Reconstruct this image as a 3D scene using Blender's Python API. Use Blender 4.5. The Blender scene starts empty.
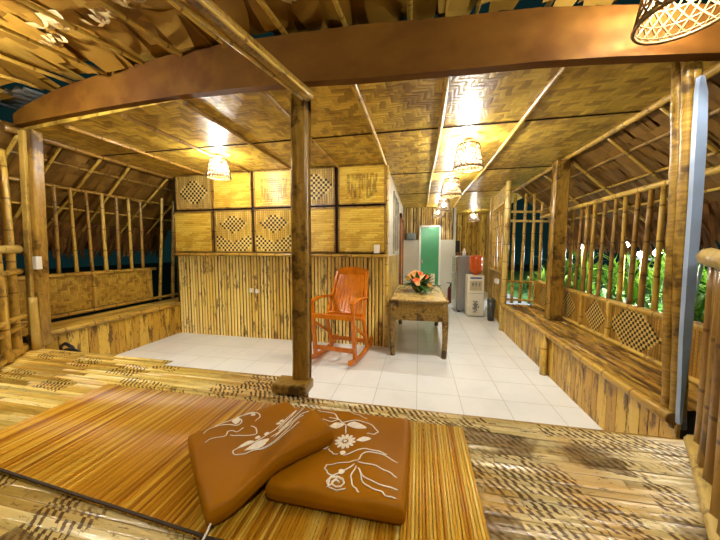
import bpy, bmesh, math, random
from mathutils import Vector, Matrix, Quaternion
from math import pi, sin, cos, radians
random.seed(7)
scene = bpy.context.scene
COL = scene.collection

# ------------------------------------------------------------------ camera
CAM_H = 1.42
cam_d = bpy.data.cameras.new('camera'); cam = bpy.data.objects.new('camera', cam_d); COL.objects.link(cam)
cam_d.sensor_width = 36.0; cam_d.lens = 285.0 / 720 * 36; cam_d.clip_start = 0.02
_p = math.atan2(21, 285.0)
_fw = Vector((-59.0, math.hypot(285, 21), 0)).normalized()          # heading, a little left of the corridor
_fw = (_fw * cos(_p) + Vector((0, 0, -1)) * sin(_p)).normalized()
_rt = _fw.cross(Vector((0, 0, 1))).normalized(); _up = _rt.cross(_fw)
cam.matrix_world = Matrix(((_rt.x, _up.x, -_fw.x, 0), (_rt.y, _up.y, -_fw.y, 0), (_rt.z, _up.z, -_fw.z, CAM_H), (0, 0, 0, 1)))
scene.camera = cam

# ------------------------------------------------------------------ light and exposure
wd = bpy.data.worlds.new('night'); scene.world = wd; wd.use_nodes = True
wd.node_tree.nodes['Background'].inputs[0].default_value = (0.10, 0.42, 0.40, 1)
wd.node_tree.nodes['Background'].inputs[1].default_value = 0.016
vs = scene.view_settings
vs.view_transform = 'Standard'; vs.look = 'None'; vs.gamma = 1.0; vs.use_curve_mapping = False
vs.exposure = 1.08
scene.cycles.use_denoising = True
scene.cycles.max_bounces = 10; scene.cycles.diffuse_bounces = 6
BULB = 1250.0           # strength of the ceiling lamp bulbs
BULB_MID = 650.0         # second lamp of the corridor
BULB_FAR = 300.0        # weaker bulbs at the far end of the corridor
BULB_LEFT = 1700.0       # strong bulb at the left end of the platform
BULB_FILL = 1100.0       # unseen fill bulb added behind the viewer to light the platform
BULB_DIM = 620.0         # dim bulb beside the right platform post
GARDEN = 520.0          # strength of the garden string bulbs

# ------------------------------------------------------------------ shader helpers
class S:
    """a socket (or number) that builds math nodes"""
    def __init__(s, t, v): s.t = t; s.v = v
    def op(s, o, b=None, c=None):
        n = s.t.nodes.new('ShaderNodeMath'); n.operation = o
        for k, x in enumerate((s, b, c)):
            if x is None: continue
            if isinstance(x, S): x = x.v
            if isinstance(x, (int, float)): n.inputs[k].default_value = x
            else: s.t.links.new(x, n.inputs[k])
        return S(s.t, n.outputs[0])
    def __add__(s, b): return s.op('ADD', b)
    __radd__ = __add__
    def __sub__(s, b): return s.op('SUBTRACT', b)
    def __rsub__(s, b): return S(s.t, b).op('SUBTRACT', s)
    def __mul__(s, b): return s.op('MULTIPLY', b)
    __rmul__ = __mul__
    def __truediv__(s, b): return s.op('DIVIDE', b)
    def fl(s): return s.op('FLOOR')
    def fr(s): return s.op('FRACT')
    def ab(s): return s.op('ABSOLUTE')
    def lt(s, b): return s.op('LESS_THAN', b)
    def gt(s, b): return s.op('GREATER_THAN', b)
    def mod(s, b): return s.op('FLOORED_MODULO', b)
    def mx(s, b): return s.op('MAXIMUM', b)
    def mn(s, b): return s.op('MINIMUM', b)
    def ss(s, a, b):
        n = s.t.nodes.new('ShaderNodeMapRange'); n.interpolation_type = 'SMOOTHSTEP'; n.clamp = True
        s.t.links.new(s.v, n.inputs[0]); n.inputs[1].default_value = a; n.inputs[2].default_value = b
        return S(s.t, n.outputs[0])

def yel(c):
    """cane and timber colours lean to yellow"""
    r, g, b = c[:3]
    return (r * .98, g * .97, b * .74) if r > g > b and r > 2.1 * b else c[:3]

class G:
    def __init__(g, name):
        g.m = bpy.data.materials.new(name); g.m.use_nodes = True; g.t = g.m.node_tree
        g.b = g.t.nodes['Principled BSDF']; g.o = g.t.nodes['Material Output']
        tc = g.t.nodes.new('ShaderNodeTexCoord'); g.vec = tc.outputs['Object']
        sp = g.t.nodes.new('ShaderNodeSeparateXYZ'); g.t.links.new(g.vec, sp.inputs[0])
        g.x, g.y, g.z = [S(g.t, q) for q in sp.outputs]
        g.gm = None
    def num(g, x): 
        n = g.t.nodes.new('ShaderNodeValue'); n.outputs[0].default_value = x; return S(g.t, n.outputs[0])
    def comb(g, x, y=0, z=0):
        n = g.t.nodes.new('ShaderNodeCombineXYZ')
        for k, q in enumerate((x, y, z)):
            if isinstance(q, S): g.t.links.new(q.v, n.inputs[k])
            else: n.inputs[k].default_value = q
        return n.outputs[0]
    def white(g, x, y=0, z=0):
        n = g.t.nodes.new('ShaderNodeTexWhiteNoise'); n.noise_dimensions = '3D'
        g.t.links.new(g.comb(x, y, z), n.inputs['Vector']); return S(g.t, n.outputs['Value'])
    def noise(g, scale=5, detail=3, sx=1, sy=1, sz=1, vec=None, rough=.5):
        n = g.t.nodes.new('ShaderNodeTexNoise'); n.inputs['Scale'].default_value = scale
        n.inputs['Detail'].default_value = detail; n.inputs['Roughness'].default_value = rough
        v = vec or g.comb(g.x * sx, g.y * sy, g.z * sz)
        g.t.links.new(v, n.inputs['Vector']); return S(g.t, n.outputs['Fac'])
    def island(g):
        n = g.t.nodes.new('ShaderNodeNewGeometry'); return S(g.t, n.outputs['Random Per Island'])
    def objrand(g):
        n = g.t.nodes.new('ShaderNodeObjectInfo'); return S(g.t, n.outputs['Random'])
    def ramp(g, f, stops):
        n = g.t.nodes.new('ShaderNodeValToRGB'); e = n.color_ramp.elements
        while len(e) < len(stops): e.new(.5)
        for q, (p, c) in zip(e, stops): q.position = p; q.color = (*yel(c), 1)
        g.t.links.new(f.v, n.inputs[0]); return n.outputs[0]
    def mix(g, f, a, b, mode='MIX'):
        n = g.t.nodes.new('ShaderNodeMix'); n.data_type = 'RGBA'; n.blend_type = mode
        for k, q in ((0, f), (6, a), (7, b)):
            if isinstance(q, S): q = q.v
            if isinstance(q, (int, float)): n.inputs[k].default_value = q
            elif isinstance(q, tuple): n.inputs[k].default_value = (*yel(q), 1)
            else: g.t.links.new(q, n.inputs[k])
        return n.outputs[2]
    def done(g, color, rough=.5, height=None, dist=.004, spec=.5, coat=0, bump=1.0, metal=0):
        L = g.t.links
        if isinstance(color, tuple): g.b.inputs['Base Color'].default_value = (*color, 1)
        else: L.new(color, g.b.inputs['Base Color'])
        if isinstance(rough, S): L.new(rough.v, g.b.inputs['Roughness'])
        else: g.b.inputs['Roughness'].default_value = rough
        g.b.inputs['Specular IOR Level'].default_value = spec; g.b.inputs['Metallic'].default_value = metal
        g.b.inputs['Coat Weight'].default_value = coat; g.b.inputs['Coat Roughness'].default_value = .12
        if height is not None:
            n = g.t.nodes.new('ShaderNodeBump'); n.inputs['Distance'].default_value = dist; n.inputs['Strength'].default_value = bump
            L.new(height.v, n.inputs['Height']); L.new(n.outputs[0], g.b.inputs['Normal'])
        return g.m

def plain(name, c, rough=.5, var=.12, scale=14, spec=.5, metal=0, coat=0):
    g = G(name); n = g.noise(scale, 3)
    col = g.ramp(n, [(.3, tuple(q * (1 - var) for q in c)), (.7, tuple(min(1, q * (1 + var)) for q in c))])
    return g.done(col, rough, spec=spec, metal=metal, coat=coat)

def emit(name, c, s):
    g = G(name); g.b.inputs['Base Color'].default_value = (*c, 1)
    g.b.inputs['Emission Color'].default_value = (*c, 1); g.b.inputs['Emission Strength'].default_value = s
    return g.m

def weave(name, ax, w, lo, hi, stain, n=3, rough=.42, patch=1.3, amount=.75, amin=.52, wobble=.8, line=.65, fleck=.0, bump=.45):
    g = G(name); q = dict(x=g.x, y=g.y, z=g.z); u, v = q[ax[0]], q[ax[1]]
    wob = (g.noise(4.5, 3) - .5) * (w * wobble); wo2 = (g.noise(2.1, 2, 1, 1.3, 1.2) - .5) * (w * wobble)
    u = u + wob; v = v - wo2
    i, j = (u / w).fl(), (v / w).fl()
    over = (i + j).mod(2 * n).lt(n)
    hs = g.white(j, ((i + j) / (2 * n)).fl(), 3.1); vs_ = g.white(i, ((i + j) / (2 * n)).fl(), 7.7)
    r = over * hs + (1 - over) * (vs_ * .92)
    fu = ((u / w).fr() * 2 - 1).ab(); fv = ((v / w).fr() * 2 - 1).ab()
    edge = over * fv + (1 - over) * fu
    h = 1 - edge * edge
    fib = g.noise(1, 2, vec=g.comb(u * (1 / w) * .3, v * (1 / w) * 2.2, 0))
    col = g.ramp(r * .7 + fib * .35, [(.12, lo), (.85, hi)])
    st = g.noise(patch, 4, rough=.65).ss(amin, amin + .2) * (.35 + .65 * g.white(i + j, j, 1.3))
    col = g.mix(st * amount, col, stain)
    if fleck: col = g.mix((over * hs + (1 - over) * vs_).gt(1 - fleck) * .7, col, stain)
    col = g.mix(edge.ss(.80, 1.0) * line, col, tuple(c * .22 for c in stain))
    return g.done(col, rough, h + fib * .3, .005, .45, bump=bump)

def amakan(name, stain_patch=False):
    """flattened cane panel: courses of long pale pieces with small flecks"""
    g = G(name); w = .032
    u = g.x + (g.noise(4, 2) - .5) * .03; v = g.z + (g.noise(3, 2) - .5) * .02
    j = (v / w).fl(); seg = (u / .17 + g.white(j, 5) * 3).fl(); r = g.white(j, seg, 2)
    f = g.noise(1, 3, vec=g.comb(g.x * 9, g.z * 60, 0))
    col = g.ramp(r * .55 + f * .5, [(.15, (.52, .29, .03)), (.5, (.70, .45, .07)), (.9, (.82, .60, .13))])
    fe = g.noise(1, 4, vec=g.comb(g.x * 16, g.z * 46, 3), rough=.7).ss(.60, .68)
    col = g.mix(fe * .7, col, (.30, .12, .012))
    pt = g.noise(3.2, 3).ss(.54, .66); col = g.mix(pt * .35, col, (.40, .19, .02))
    edge = ((v / w).fr() * 2 - 1).ab()
    col = g.mix(edge.ss(.78, 1.0) * .4, col, (.14, .055, .006))
    if stain_patch:
        inn = ((g.x.ab() / .22).mx((g.z + .02).ab() / .17)).lt(1.0)
        cu = (g.x / .014).fl(); d = (g.x / .014).fr().lt(.6) * g.white(cu, (g.z / .11 + g.white(cu, 9)).fl()).gt(.30) * g.noise(7, 2).ss(.36, .5)
        col = g.mix(inn * d * .9, col, (.07, .022, .006))
    return g.done(col, .30, 1 - edge * edge + f * .3, .003, .5)

def lattice(name, ax, a, b, cell, cx=0, cz=0, chev=None, lo=(.50, .31, .05), hi=(.72, .48, .10)):
    """vertical split bamboo with an open diamond pattern woven in"""
    g = G(name); q = dict(x=g.x, y=g.y, z=g.z); u, v = q[ax[0]], q[ax[1]]
    i, j = (u / cell).fl(), (v / cell).fl()
    ins = (((i + .5) * cell - cx).ab() / a + ((j + .5) * cell - cz).ab() / b).lt(1.0)
    if chev:
        z0, sl, hh = chev
        d = ((j + .5) * cell - (z0 + ((i + .5) * cell - cx).ab() * sl)).ab().lt(hh)
        ins = ins.mx(d)
    hole = (i + j).mod(2).lt(.5)
    fu = ((u / cell).fr() * 2 - 1).ab(); fv = ((v / cell).fr() * 2 - 1).ab()
    dark = ins * hole * fu.lt(.92) * fv.lt(.92)
    knot = ins * (1 - hole)
    r = g.white(i, (v / .31 + i * .37).fl())
    col = g.ramp(r * .75 + g.noise(40, 2, sz=.15) * .4, [(.2, lo), (.9, hi)])
    thin = (1 - ins) * ((j + i).mod(2).lt(.5)) * fv.gt(.75)
    col = g.mix(fu.ss(.72, 1.0) * .8, col, (.05, .022, .006))
    col = g.mix(thin * .5, col, (.09, .045, .012))
    col = g.mix(knot * .75, col, (.80, .60, .24))
    col = g.mix(dark * .97, col, (.012, .007, .003))
    return g.done(col, .42, (1 - dark) * (1 - fu * fu), .006, .45)

def bamboo(name, lo, hi, dark, rough=.3):
    g = G(name); rnd = g.objrand()
    f = g.noise(1, 3, vec=g.comb(g.x * 22 + rnd * 30, g.y * 22, g.z * 1.6 + rnd * 9))
    col = g.ramp(f * .8 + rnd * .35 - .08, [(.22, lo), (.75, hi)])
    spots = g.noise(1, 4, vec=g.comb(g.x * 12, g.y * 12, g.z * 5 + rnd * 13), rough=.7).ss(.50, .66)
    col = g.mix(spots * .75, col, dark)
    ring = ((g.z / .3 + .5).fr() - .5).ab()
    band = ring.lt(.028)
    col = g.mix(band * .7, col, dark)
    return g.done(col, rough, f, .002, .5)

def strips(name, stops, stain, rough=.35, sx=1, sy=1, sz=1, amt=.7, nmin=.55, scale=6, coat=0):
    g = G(name); isl = g.island()
    f = g.noise(scale, 4, sx, sy, sz, rough=.65)
    col = g.ramp(isl * .75 + f * .4 - .08, stops)
    st = g.noise(scale * .45, 4, sx * 1.6, sy * 1.6, sz * 1.6, rough=.75).ss(nmin, nmin + .12)
    col = g.mix(st * amt, col, stain)
    return g.done(col, rough, f, .002, .5, coat=coat)

M = {}
M['tile'] = None
def tile_mat():
    g = G('white floor tile'); T = .4
    u, v = g.x / T, g.y / T
    fu = ((u.fr()) * 2 - 1).ab(); fv = ((v.fr()) * 2 - 1).ab()
    grout = fu.mx(fv).gt(.985)
    ve = g.noise(2.2, 5, rough=.6)
    col = g.ramp(ve + g.white(u.fl(), v.fl()) * .1, [(.3, (.75, .79, .79)), (.6, (.83, .87, .88))])
    col = g.mix(grout * .6, col, (.45, .42, .36))
    return g.done(col, .16, 1 - grout, .002, .5)
M['tile'] = tile_mat()
M['ceiling'] = weave('woven bamboo ceiling', 'xy', .040, (.44, .27, .04), (.74, .51, .11), (.17, .07, .008), 3, .36, 1.9, .9, .455, 3.4, .25, .32, .3)
M['plain_panel'] = amakan('woven panel')
M['stain_panel'] = amakan('woven panel stained', True)
M['bench_weave'] = weave('bench woven panel', 'yz', .028, (.42, .25, .035), (.70, .46, .09), (.2, .09, .012), 2, .4, 2.0, .7, .5, 1.5, .6, .12)
M['lat_a'] = lattice('lattice diamond', 'xz', .29, .21, .036, lo=(.36, .22, .05), hi=(.60, .40, .10))
M['lat_b'] = lattice('lattice diamond over chevron', 'xz', .26, .15, .034, 0, .11, (-.27, .40, .10))
M['lat_c'] = lattice('bench lattice', 'yz', .20, .19, .026, lo=(.30, .15, .025), hi=(.54, .31, .06))
M['lat_d'] = lattice('bench lattice open', 'yz', .34, .26, .028, .36, 0, lo=(.28, .14, .022), hi=(.52, .29, .055))
M['pole'] = bamboo('bamboo pole', (.40, .22, .035), (.70, .47, .11), (.12, .05, .01))
M['pole_dark'] = bamboo('dark bamboo pole', (.22, .11, .028), (.46, .27, .07), (.06, .025, .008))
M['pole_pale'] = bamboo('pale bamboo pole', (.5, .34, .10), (.74, .56, .22), (.2, .1, .03))
M['slat'] = strips('split bamboo slats', [(.0, (.56, .32, .05)), (.35, (.84, .58, .16)), (.9, (.93, .74, .32))], (.13, .045, .008), .3, 3, 3, .8, .85, .53)
M['slat_dark'] = strips('weathered split bamboo', [(.0, (.14, .07, .02)), (.5, (.34, .21, .06)), (1, (.56, .40, .17))], (.08, .03, .008), .4, 4, 4, .5, .8, .5)
M['gap'] = plain('dark backing', (.035, .017, .006), .8)
M['board'] = strips('bench front slats', [(.0, (.40, .20, .02)), (.5, (.64, .39, .06)), (1, (.78, .57, .16))], (.10, .036, .006), .36, 4, 4, .9, .85, .49)
M['seat'] = strips('bench seat slats', [(.0, (.20, .085, .015)), (.5, (.46, .26, .05)), (1, (.64, .41, .10))], (.06, .02, .006), .28, 4, .6, 4, .9, .45)
M['seat_pale'] = strips('left bench seat slats', [(.0, (.40, .22, .03)), (.5, (.62, .4, .09)), (1, (.74, .52, .15))], (.2, .08, .02), .3, 4, .6, 4, .5, .55)
def deck_mat():
    g = G('flattened bamboo deck'); isl = g.island()
    f = g.noise(9, 4, .6, 6, 1, rough=.65)
    col = g.ramp(isl * .55 + f * .6 - .1, [(.15, (.46, .27, .05)), (.5, (.70, .49, .14)), (.9, (.82, .66, .30))])
    # blotchy dark dash fields left by the bark side of the canes, thicker on the right
    col = g.mix(g.x.ss(-.8, .5) * .85, col, g.ramp(isl * .5 + f * .5, [(.2, (.54, .42, .21)), (.8, (.82, .71, .42))]))
    cellx, celly = .27, .17
    wob = (g.noise(2.2, 2) - .5) * .16
    u, v = (g.x + wob) / cellx, (g.y + g.x * .12 + wob) / celly
    rnd = g.white(u.fl(), v.fl(), 2)
    bias = g.x.ss(-1.0, .6)
    field = (rnd + bias * .50 - .10).gt(.52)
    row = (g.y / .021).fl()
    d = (g.x + g.y * .7) / .036
    dash = ((d + g.white(row, 4) * .6).fr()).lt(.50) * g.white(row, d.fl(), 1).gt(.22)
    solid = (rnd * g.x.gt(-.6) + bias * .05).gt(.93)
    st = (field * dash).mx(solid * .75) * g.noise(4, 3).ss(.36, .48)
    spk = g.noise(24, 4, .55, 2.2, rough=.8).ss(.57, .64) * (.5 + bias * .35)
    org = g.noise(1.7, 2).ss(.54, .66)
    col = g.mix(org * .5, col, (.50, .24, .03))
    col = g.mix(st.mx(spk) * .9, col, (.085, .036, .014))
    return g.done(col, .24, f, .003, .5)
M['deck'] = deck_mat()
def mat_mat():
    g = G('bamboo stick mat'); isl = g.island()
    f = g.noise(6, 3, 6, .5, 1)
    wide = g.noise(1, 2, vec=g.comb(g.x * 4.5, 0, 0))
    right = g.x.ss(.2, 1.1)
    k = isl * .55 + wide * .55 + f * .15 - .12 + right * .14
    col = g.ramp(k, [(.22, (.32, .11, .005)), (.45, (.54, .245, .012)), (.66, (.68, .39, .04)), (.9, (.82, .60, .16))])
    return g.done(col, .3, f, .001, .5)
M['mat'] = mat_mat()
def wood(name, lo, hi, dark, rough=.35, s=8, stretch=(1, 1, 6), amt=.6):
    g = G(name); f = g.noise(s, 5, 6 / stretch[0], 6 / stretch[1], 6 / stretch[2], rough=.6)
    col = g.ramp(f, [(.3, lo), (.7, hi)])
    st = g.noise(s * .6, 4, rough=.7).ss(.49, .62)
    col = g.mix(st * amt, col, dark)
    return g.done(col, rough, f, .002, .5)
M['beam'] = wood('stained fascia board', (.115, .044, .005), (.19, .082, .010), (.085, .024, .003), .7, 2, (5, 5, 3), .6); M['beam'].node_tree.nodes['Principled BSDF'].inputs['Specular IOR Level'].default_value = .15
M['post'] = wood('rough wooden post', (.22, .12, .02), (.46, .27, .055), (.05, .02, .005), .3, 7, (1, 1, 5), .9)
M['post_pale'] = wood('pale wooden post', (.42, .26, .06), (.66, .45, .13), (.20, .10, .02), .4, 5, (1, 1, 9), .6)
M['bark'] = wood('ringed bark', (.24, .12, .018), (.48, .30, .06), (.05, .018, .004), .3, 7, (6, 6, .8), .85)
M['orange_wood'] = wood('varnished orange wood', (.62, .16, .004), (.76, .245, .009), (.38, .08, .003), .22, 7, (1, 1, 7), .4)
M['table'] = wood('bark mosaic table', (.13, .062, .012), (.42, .27, .07), (.035, .014, .004), .3, 11, (1.5, 1.5, 1.5), .9)
M['table_top'] = wood('table top', (.42, .28, .10), (.66, .50, .24), (.20, .10, .03), .25, 7, (1.5, 6, 1), .6)
def thatch_mat(name, a, b, c):
    g = G(name); isl = g.island()
    f = g.noise(14, 3, 1, 1, 1)
    col = g.ramp(isl * .7 + f * .4 - .05, [(.1, a), (.55, b), (.95, c)])
    m = g.done(col, .5, f, .003, .4)
    tr = g.t.nodes.new('ShaderNodeBsdfTranslucent'); g.t.links.new(col, tr.inputs[0])
    mx = g.t.nodes.new('ShaderNodeMixShader'); mx.inputs[0].default_value = .15
    g.t.links.new(g.b.outputs[0], mx.inputs[1]); g.t.links.new(tr.outputs[0], mx.inputs[2]); g.t.links.new(mx.outputs[0], g.o.inputs[0])
    return m
M['thatch'] = thatch_mat('palm thatch', (.15, .07, .014), (.24, .12, .025), (.33, .18, .045))
M['thatch_roof'] = thatch_mat('dry palm leaves', (.22, .105, .014), (.36, .19, .03), (.50, .31, .07))
M['pale_leaf'] = thatch_mat('pale curled leaf', (.55, .40, .20), (.70, .54, .30), (.82, .68, .44))
M['fringe'] = thatch_mat('palm fringe', (.10, .04, .012), (.20, .085, .022), (.30, .14, .035))
M['white'] = plain('white plastic', (.78, .76, .70), .35, .04)
M['offwhite'] = plain('cream enamel', (.80, .76, .62), .3, .04)
M['cream_wall'] = plain('cream tile wall', (.60, .56, .45), .25, .05, 3)
M['green_door'] = plain('green painted door', (.085, .38, .17), .22, .06, 3)
M['grey_metal'] = plain('grey fridge enamel', (.30, .30, .30), .3, .05, metal=.3)
M['silver'] = plain('silver metal', (.62, .62, .60), .25, .04, metal=.8)
M['steel_box'] = plain('grey meter box', (.16, .18, .17), .45, .1)
M['black'] = plain('black plastic', (.012, .012, .013), .3, .1)
M['bin'] = plain('dark grey plastic', (.06, .065, .055), .4, .1)
M['red'] = plain('dark red paint', (.11, .012, .008), .35, .1)
M['blue'] = plain('blue strip', (.05, .09, .35), .4, .05)
M['motif'] = plain('grey printed motif', (.22, .21, .18), .5, .2)
M['cool_light'] = plain('painted cool light', (.34, .45, .64), .32, .16, 5)  # colour stands in for cool light on the right post
M['brown_door'] = wood('red brown door timber', (.22, .07, .018), (.34, .12, .03), (.12, .035, .01), .4)
M['pale_ply'] = plain('pale grey matting', (.42, .36, .25), .5, .25, 8)
def glass_mat(name, c):
    g = G(name); g.b.inputs['Base Color'].default_value = (*c, 1); g.b.inputs['Roughness'].default_value = .06
    g.b.inputs['Metallic'].default_value = .0; return g.m
M['dark_glass'] = glass_mat('dark window glass', (.02, .025, .028))
def bottle_mat():
    g = G('orange water bottle'); g.b.inputs['Base Color'].default_value = (.85, .16, .02, 1); g.b.inputs['Roughness'].default_value = .2
    g.b.inputs['Transmission Weight'].default_value = .35; return g.m
M['bottle'] = bottle_mat()
def satin():
    g = G('brown satin'); n = g.noise(3, 3); f = g.noise(300, 1)
    col = g.ramp(n, [(.3, (.27, .098, .001)), (.7, (.33, .125, .0015))])
    m = g.done(col, .5, n, .01, .4); g.b.inputs['Specular IOR Level'].default_value = .1
    return m
M['satin'] = satin()
M['thread'] = plain('white embroidery thread', (.80, .72, .58), .5, .1, 60)
M['cord'] = plain('white cord', (.72, .66, .52), .6, .1)
def shade_mat():
    g = G('wicker lamp shade'); col = g.ramp(g.noise(40, 2), [(.3, (.10, .056, .015)), (.7, (.16, .098, .034))])
    m = g.done(col, .5)
    tr = g.t.nodes.new('ShaderNodeBsdfTranslucent'); g.t.links.new(col, tr.inputs[0])
    mx = g.t.nodes.new('ShaderNodeMixShader'); mx.inputs[0].default_value = .5
    g.t.links.new(g.b.outputs[0], mx.inputs[1]); g.t.links.new(tr.outputs[0], mx.inputs[2]); g.t.links.new(mx.outputs[0], g.o.inputs[0])
    return m
M['shade'] = shade_mat()
M['bulb'] = emit('warm bulb', (1, .97, .88), BULB)
M['bulb_far'] = emit('weak warm bulb', (1, .97, .88), BULB_FAR)
for _n, _k in (('bulb_mid', BULB_MID), ('bulb_left', BULB_LEFT), ('bulb_fill', BULB_FILL), ('bulb_dim', BULB_DIM)): M[_n] = emit(_n.replace('_', ' '), (1, .97, .88), _k)
M['garden_bulb'] = emit('cool garden bulb', (.86, .95, 1), GARDEN)
M['lawn'] = plain('lawn', (.07, .20, .02), .8, .5, 6)
def leafm(name, a, b):
    g = G(name); col = g.ramp(g.island() * .8 + g.noise(6, 2) * .3 - .05, [(.1, a), (.9, b)])
    return g.done(col, .45)
M['leaf'] = leafm('green leaves', (.04, .12, .006), (.26, .38, .03))
M['bouquet_leaf'] = leafm('bouquet leaves', (.012, .05, .008), (.09, .2, .025))
M['orange_petal'] = leafm('orange petals', (.85, .10, .02), (.90, .24, .05))
M['peach_petal'] = leafm('peach petals', (.92, .42, .16), (.95, .62, .35))
M['yellow_petal'] = leafm('yellow petals', (.85, .40, .05), (.9, .62, .2))
M['bowl'] = plain('dark glazed bowl', (.10, .08, .035), .2, .3)
M['corrugated'] = plain('galvanised sheet', (.55, .58, .6), .3, .2, 6, metal=.7)
M['soil'] = plain('dark ground', (.03, .035, .02), .9, .3)
M['fence_white'] = plain('white garden paint', (.7, .72, .72), .5, .1)

# ------------------------------------------------------------------ mesh helpers
class MB:
    def __init__(s): s.v = []; s.f = []; s.sm = []
    def add(s, vs, fs, smooth=False):
        o = len(s.v); s.v += [tuple(q) for q in vs]; s.f += [tuple(i + o for i in f) for f in fs]; s.sm += [smooth] * len(fs)
    def box(s, c, d, rot=None, bev=0.0):
        x, y, z = [q / 2 for q in d]
        if bev <= 0:
            vs = [Vector((i * x, j * y, k * z)) for i in (-1, 1) for j in (-1, 1) for k in (-1, 1)]
            fs = [(0, 1, 3, 2), (4, 6, 7, 5), (0, 4, 5, 1), (2, 3, 7, 6), (0, 2, 6, 4), (1, 5, 7, 3)]
            sm = False
        else:
            bm = bmesh.new(); bmesh.ops.create_cube(bm, size=1)
            for v in bm.verts: v.co = Vector((v.co.x * d[0], v.co.y * d[1], v.co.z * d[2]))
            bmesh.ops.bevel(bm, geom=bm.edges[:], offset=min(bev, min(d) * .45), segments=2, affect='EDGES', profile=.5)
            bm.verts.index_update()
            vs = [v.co.copy() for v in bm.verts]; fs = [tuple(v.index for v in f.verts) for f in bm.faces]; bm.free(); sm = False
        if rot is not None: vs = [rot @ v for v in vs]
        s.add([v + Vector(c) for v in vs], fs, sm); return s
    def bar(s, a, b, w, h, up=(0, 0, 1), bev=0.0):
        a, b = Vector(a), Vector(b); d = (b - a); L = d.length; d.normalize(); u = Vector(up)
        x = d.cross(u)
        if x.length < 1e-5: x = d.cross(Vector((1, 0, 0)))
        x.normalize(); u = x.cross(d)
        R = Matrix((x, d, u)).transposed()
        return s.box((a + b) / 2, (w, L, h), R, bev)
    def tube(s, pts, r, n=8, caps=True, sq=1.0):
        P = [Vector(p) for p in pts]; m = len(P)
        if not isinstance(r, (list, tuple)): r = [r] * m
        t0 = (P[1] - P[0]).normalized(); ref = Vector((0, 0, 1)) if abs(t0.z) < .9 else Vector((1, 0, 0))
        x = t0.cross(ref).normalized(); vs = []
        for k in range(m):
            t = (P[min(k + 1, m - 1)] - P[max(k - 1, 0)]).normalized()
            x = (x - t * x.dot(t)).normalized(); y = t.cross(x)
            for q in range(n):
                a = 2 * pi * q / n; vs.append(P[k] + (x * cos(a) + y * sin(a) * sq) * r[k])
        fs = [(k * n + q, k * n + (q + 1) % n, (k + 1) * n + (q + 1) % n, (k + 1) * n + q) for k in range(m - 1) for q in range(n)]
        s.add(vs, fs, True)
        if caps:
            o = len(s.v) - m * n
            s.f += [tuple(o + q for q in reversed(range(n))), tuple(o + (m - 1) * n + q for q in range(n))]; s.sm += [False, False]
        return s
    def lathe(s, prof, c=(0, 0, 0), n=20, close=False):
        m = len(prof); vs = [(c[0] + r * cos(2 * pi * q / n), c[1] + r * sin(2 * pi * q / n), c[2] + z) for r, z in prof for q in range(n)]
        fs = [(k * n + q, k * n + (q + 1) % n, (k + 1) * n + (q + 1) % n, (k + 1) * n + q) for k in range(m - 1) for q in range(n)]
        s.add(vs, fs, True); return s
    def half(s, a, b, r, up, n=5, flat=.8):
        """split cane: a half-round strip from a to b bulging along up"""
        a, b, up = Vector(a), Vector(b), Vector(up).normalized(); d = (b - a).normalized(); x = d.cross(up).normalized()
        vs = []
        for p in (a, b):
            for q in range(n + 1):
                t = pi * q / n; vs.append(p + x * cos(t) * r + up * sin(t) * r * flat)
        fs = [(q, q + 1, n + 2 + q, n + 1 + q) for q in range(n)]
        s.add(vs, fs, True)
        o = len(s.v) - 2 * (n + 1); s.f += [tuple(o + q for q in range(n + 1)), tuple(o + n + 1 + q for q in reversed(range(n + 1)))]; s.sm += [False] * 2
        return s
    def sphere(s, c, r, n=10, m=7, sc=(1, 1, 1)):
        vs = [Vector((c[0], c[1], c[2] - r * sc[2]))]
        for k in range(1, m):
            t = -pi / 2 + pi * k / m
            for q in range(n): vs.append(Vector((c[0] + r * sc[0] * cos(t) * cos(2 * pi * q / n), c[1] + r * sc[1] * cos(t) * sin(2 * pi * q / n), c[2] + r * sc[2] * sin(t))))
        vs.append(Vector((c[0], c[1], c[2] + r * sc[2]))); fs = []
        for q in range(n):
            fs.append((0, 1 + (q + 1) % n, 1 + q))
            for k in range(m - 2): fs.append((1 + k * n + q, 1 + k * n + (q + 1) % n, 1 + (k + 1) * n + (q + 1) % n, 1 + (k + 1) * n + q))
            fs.append((1 + (m - 2) * n + q, 1 + (m - 2) * n + (q + 1) % n, len(vs) - 1))
        s.add(vs, fs, True); return s

def build(name, mb, mat, parent=None, loc=None):
    """ONE mesh object; mb is in world coordinates, or in the parent's own frame when it has one"""
    me = bpy.data.meshes.new(name)
    L = Vector(loc) if loc is not None else Vector((0, 0, 0))
    me.from_pydata([Vector(v) - L for v in mb.v], [], mb.f)
    me.polygons.foreach_set('use_smooth', mb.sm); me.update()
    me.materials.append(mat)
    o = bpy.data.objects.new(name, me); COL.objects.link(o)
    if parent is not None: o.parent = parent
    o.location = L
    return o
def tag(o, label, cat, group=None, kind=None):
    o['label'] = label; o['category'] = cat
    if group: o['group'] = group
    if kind: o['kind'] = kind
    return o
def thing(name, label, cat, loc=(0, 0, 0), rz=0, group=None):
    o = bpy.data.objects.new(name, None); COL.objects.link(o); o.empty_display_size = .1
    o.location = loc; o.rotation_euler = (0, 0, rz); return tag(o, label, cat, group)
def struct(name, mb, mat, parent=None, loc=None):
    o = build(name, mb, mat, parent, loc)
    if parent is None: o['kind'] = 'structure'
    return o
def dup(root, loc, label=None, rz=None):
    r = root.copy(); COL.objects.link(r); r.location = loc
    if rz is not None: r.rotation_euler = (0, 0, rz)
    if label: r['label'] = label
    for ch in list(root.children):
        c = ch.copy(); COL.objects.link(c); c.parent = r
        for g in ch.children:
            d = g.copy(); COL.objects.link(d); d.parent = c
    return r
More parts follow.
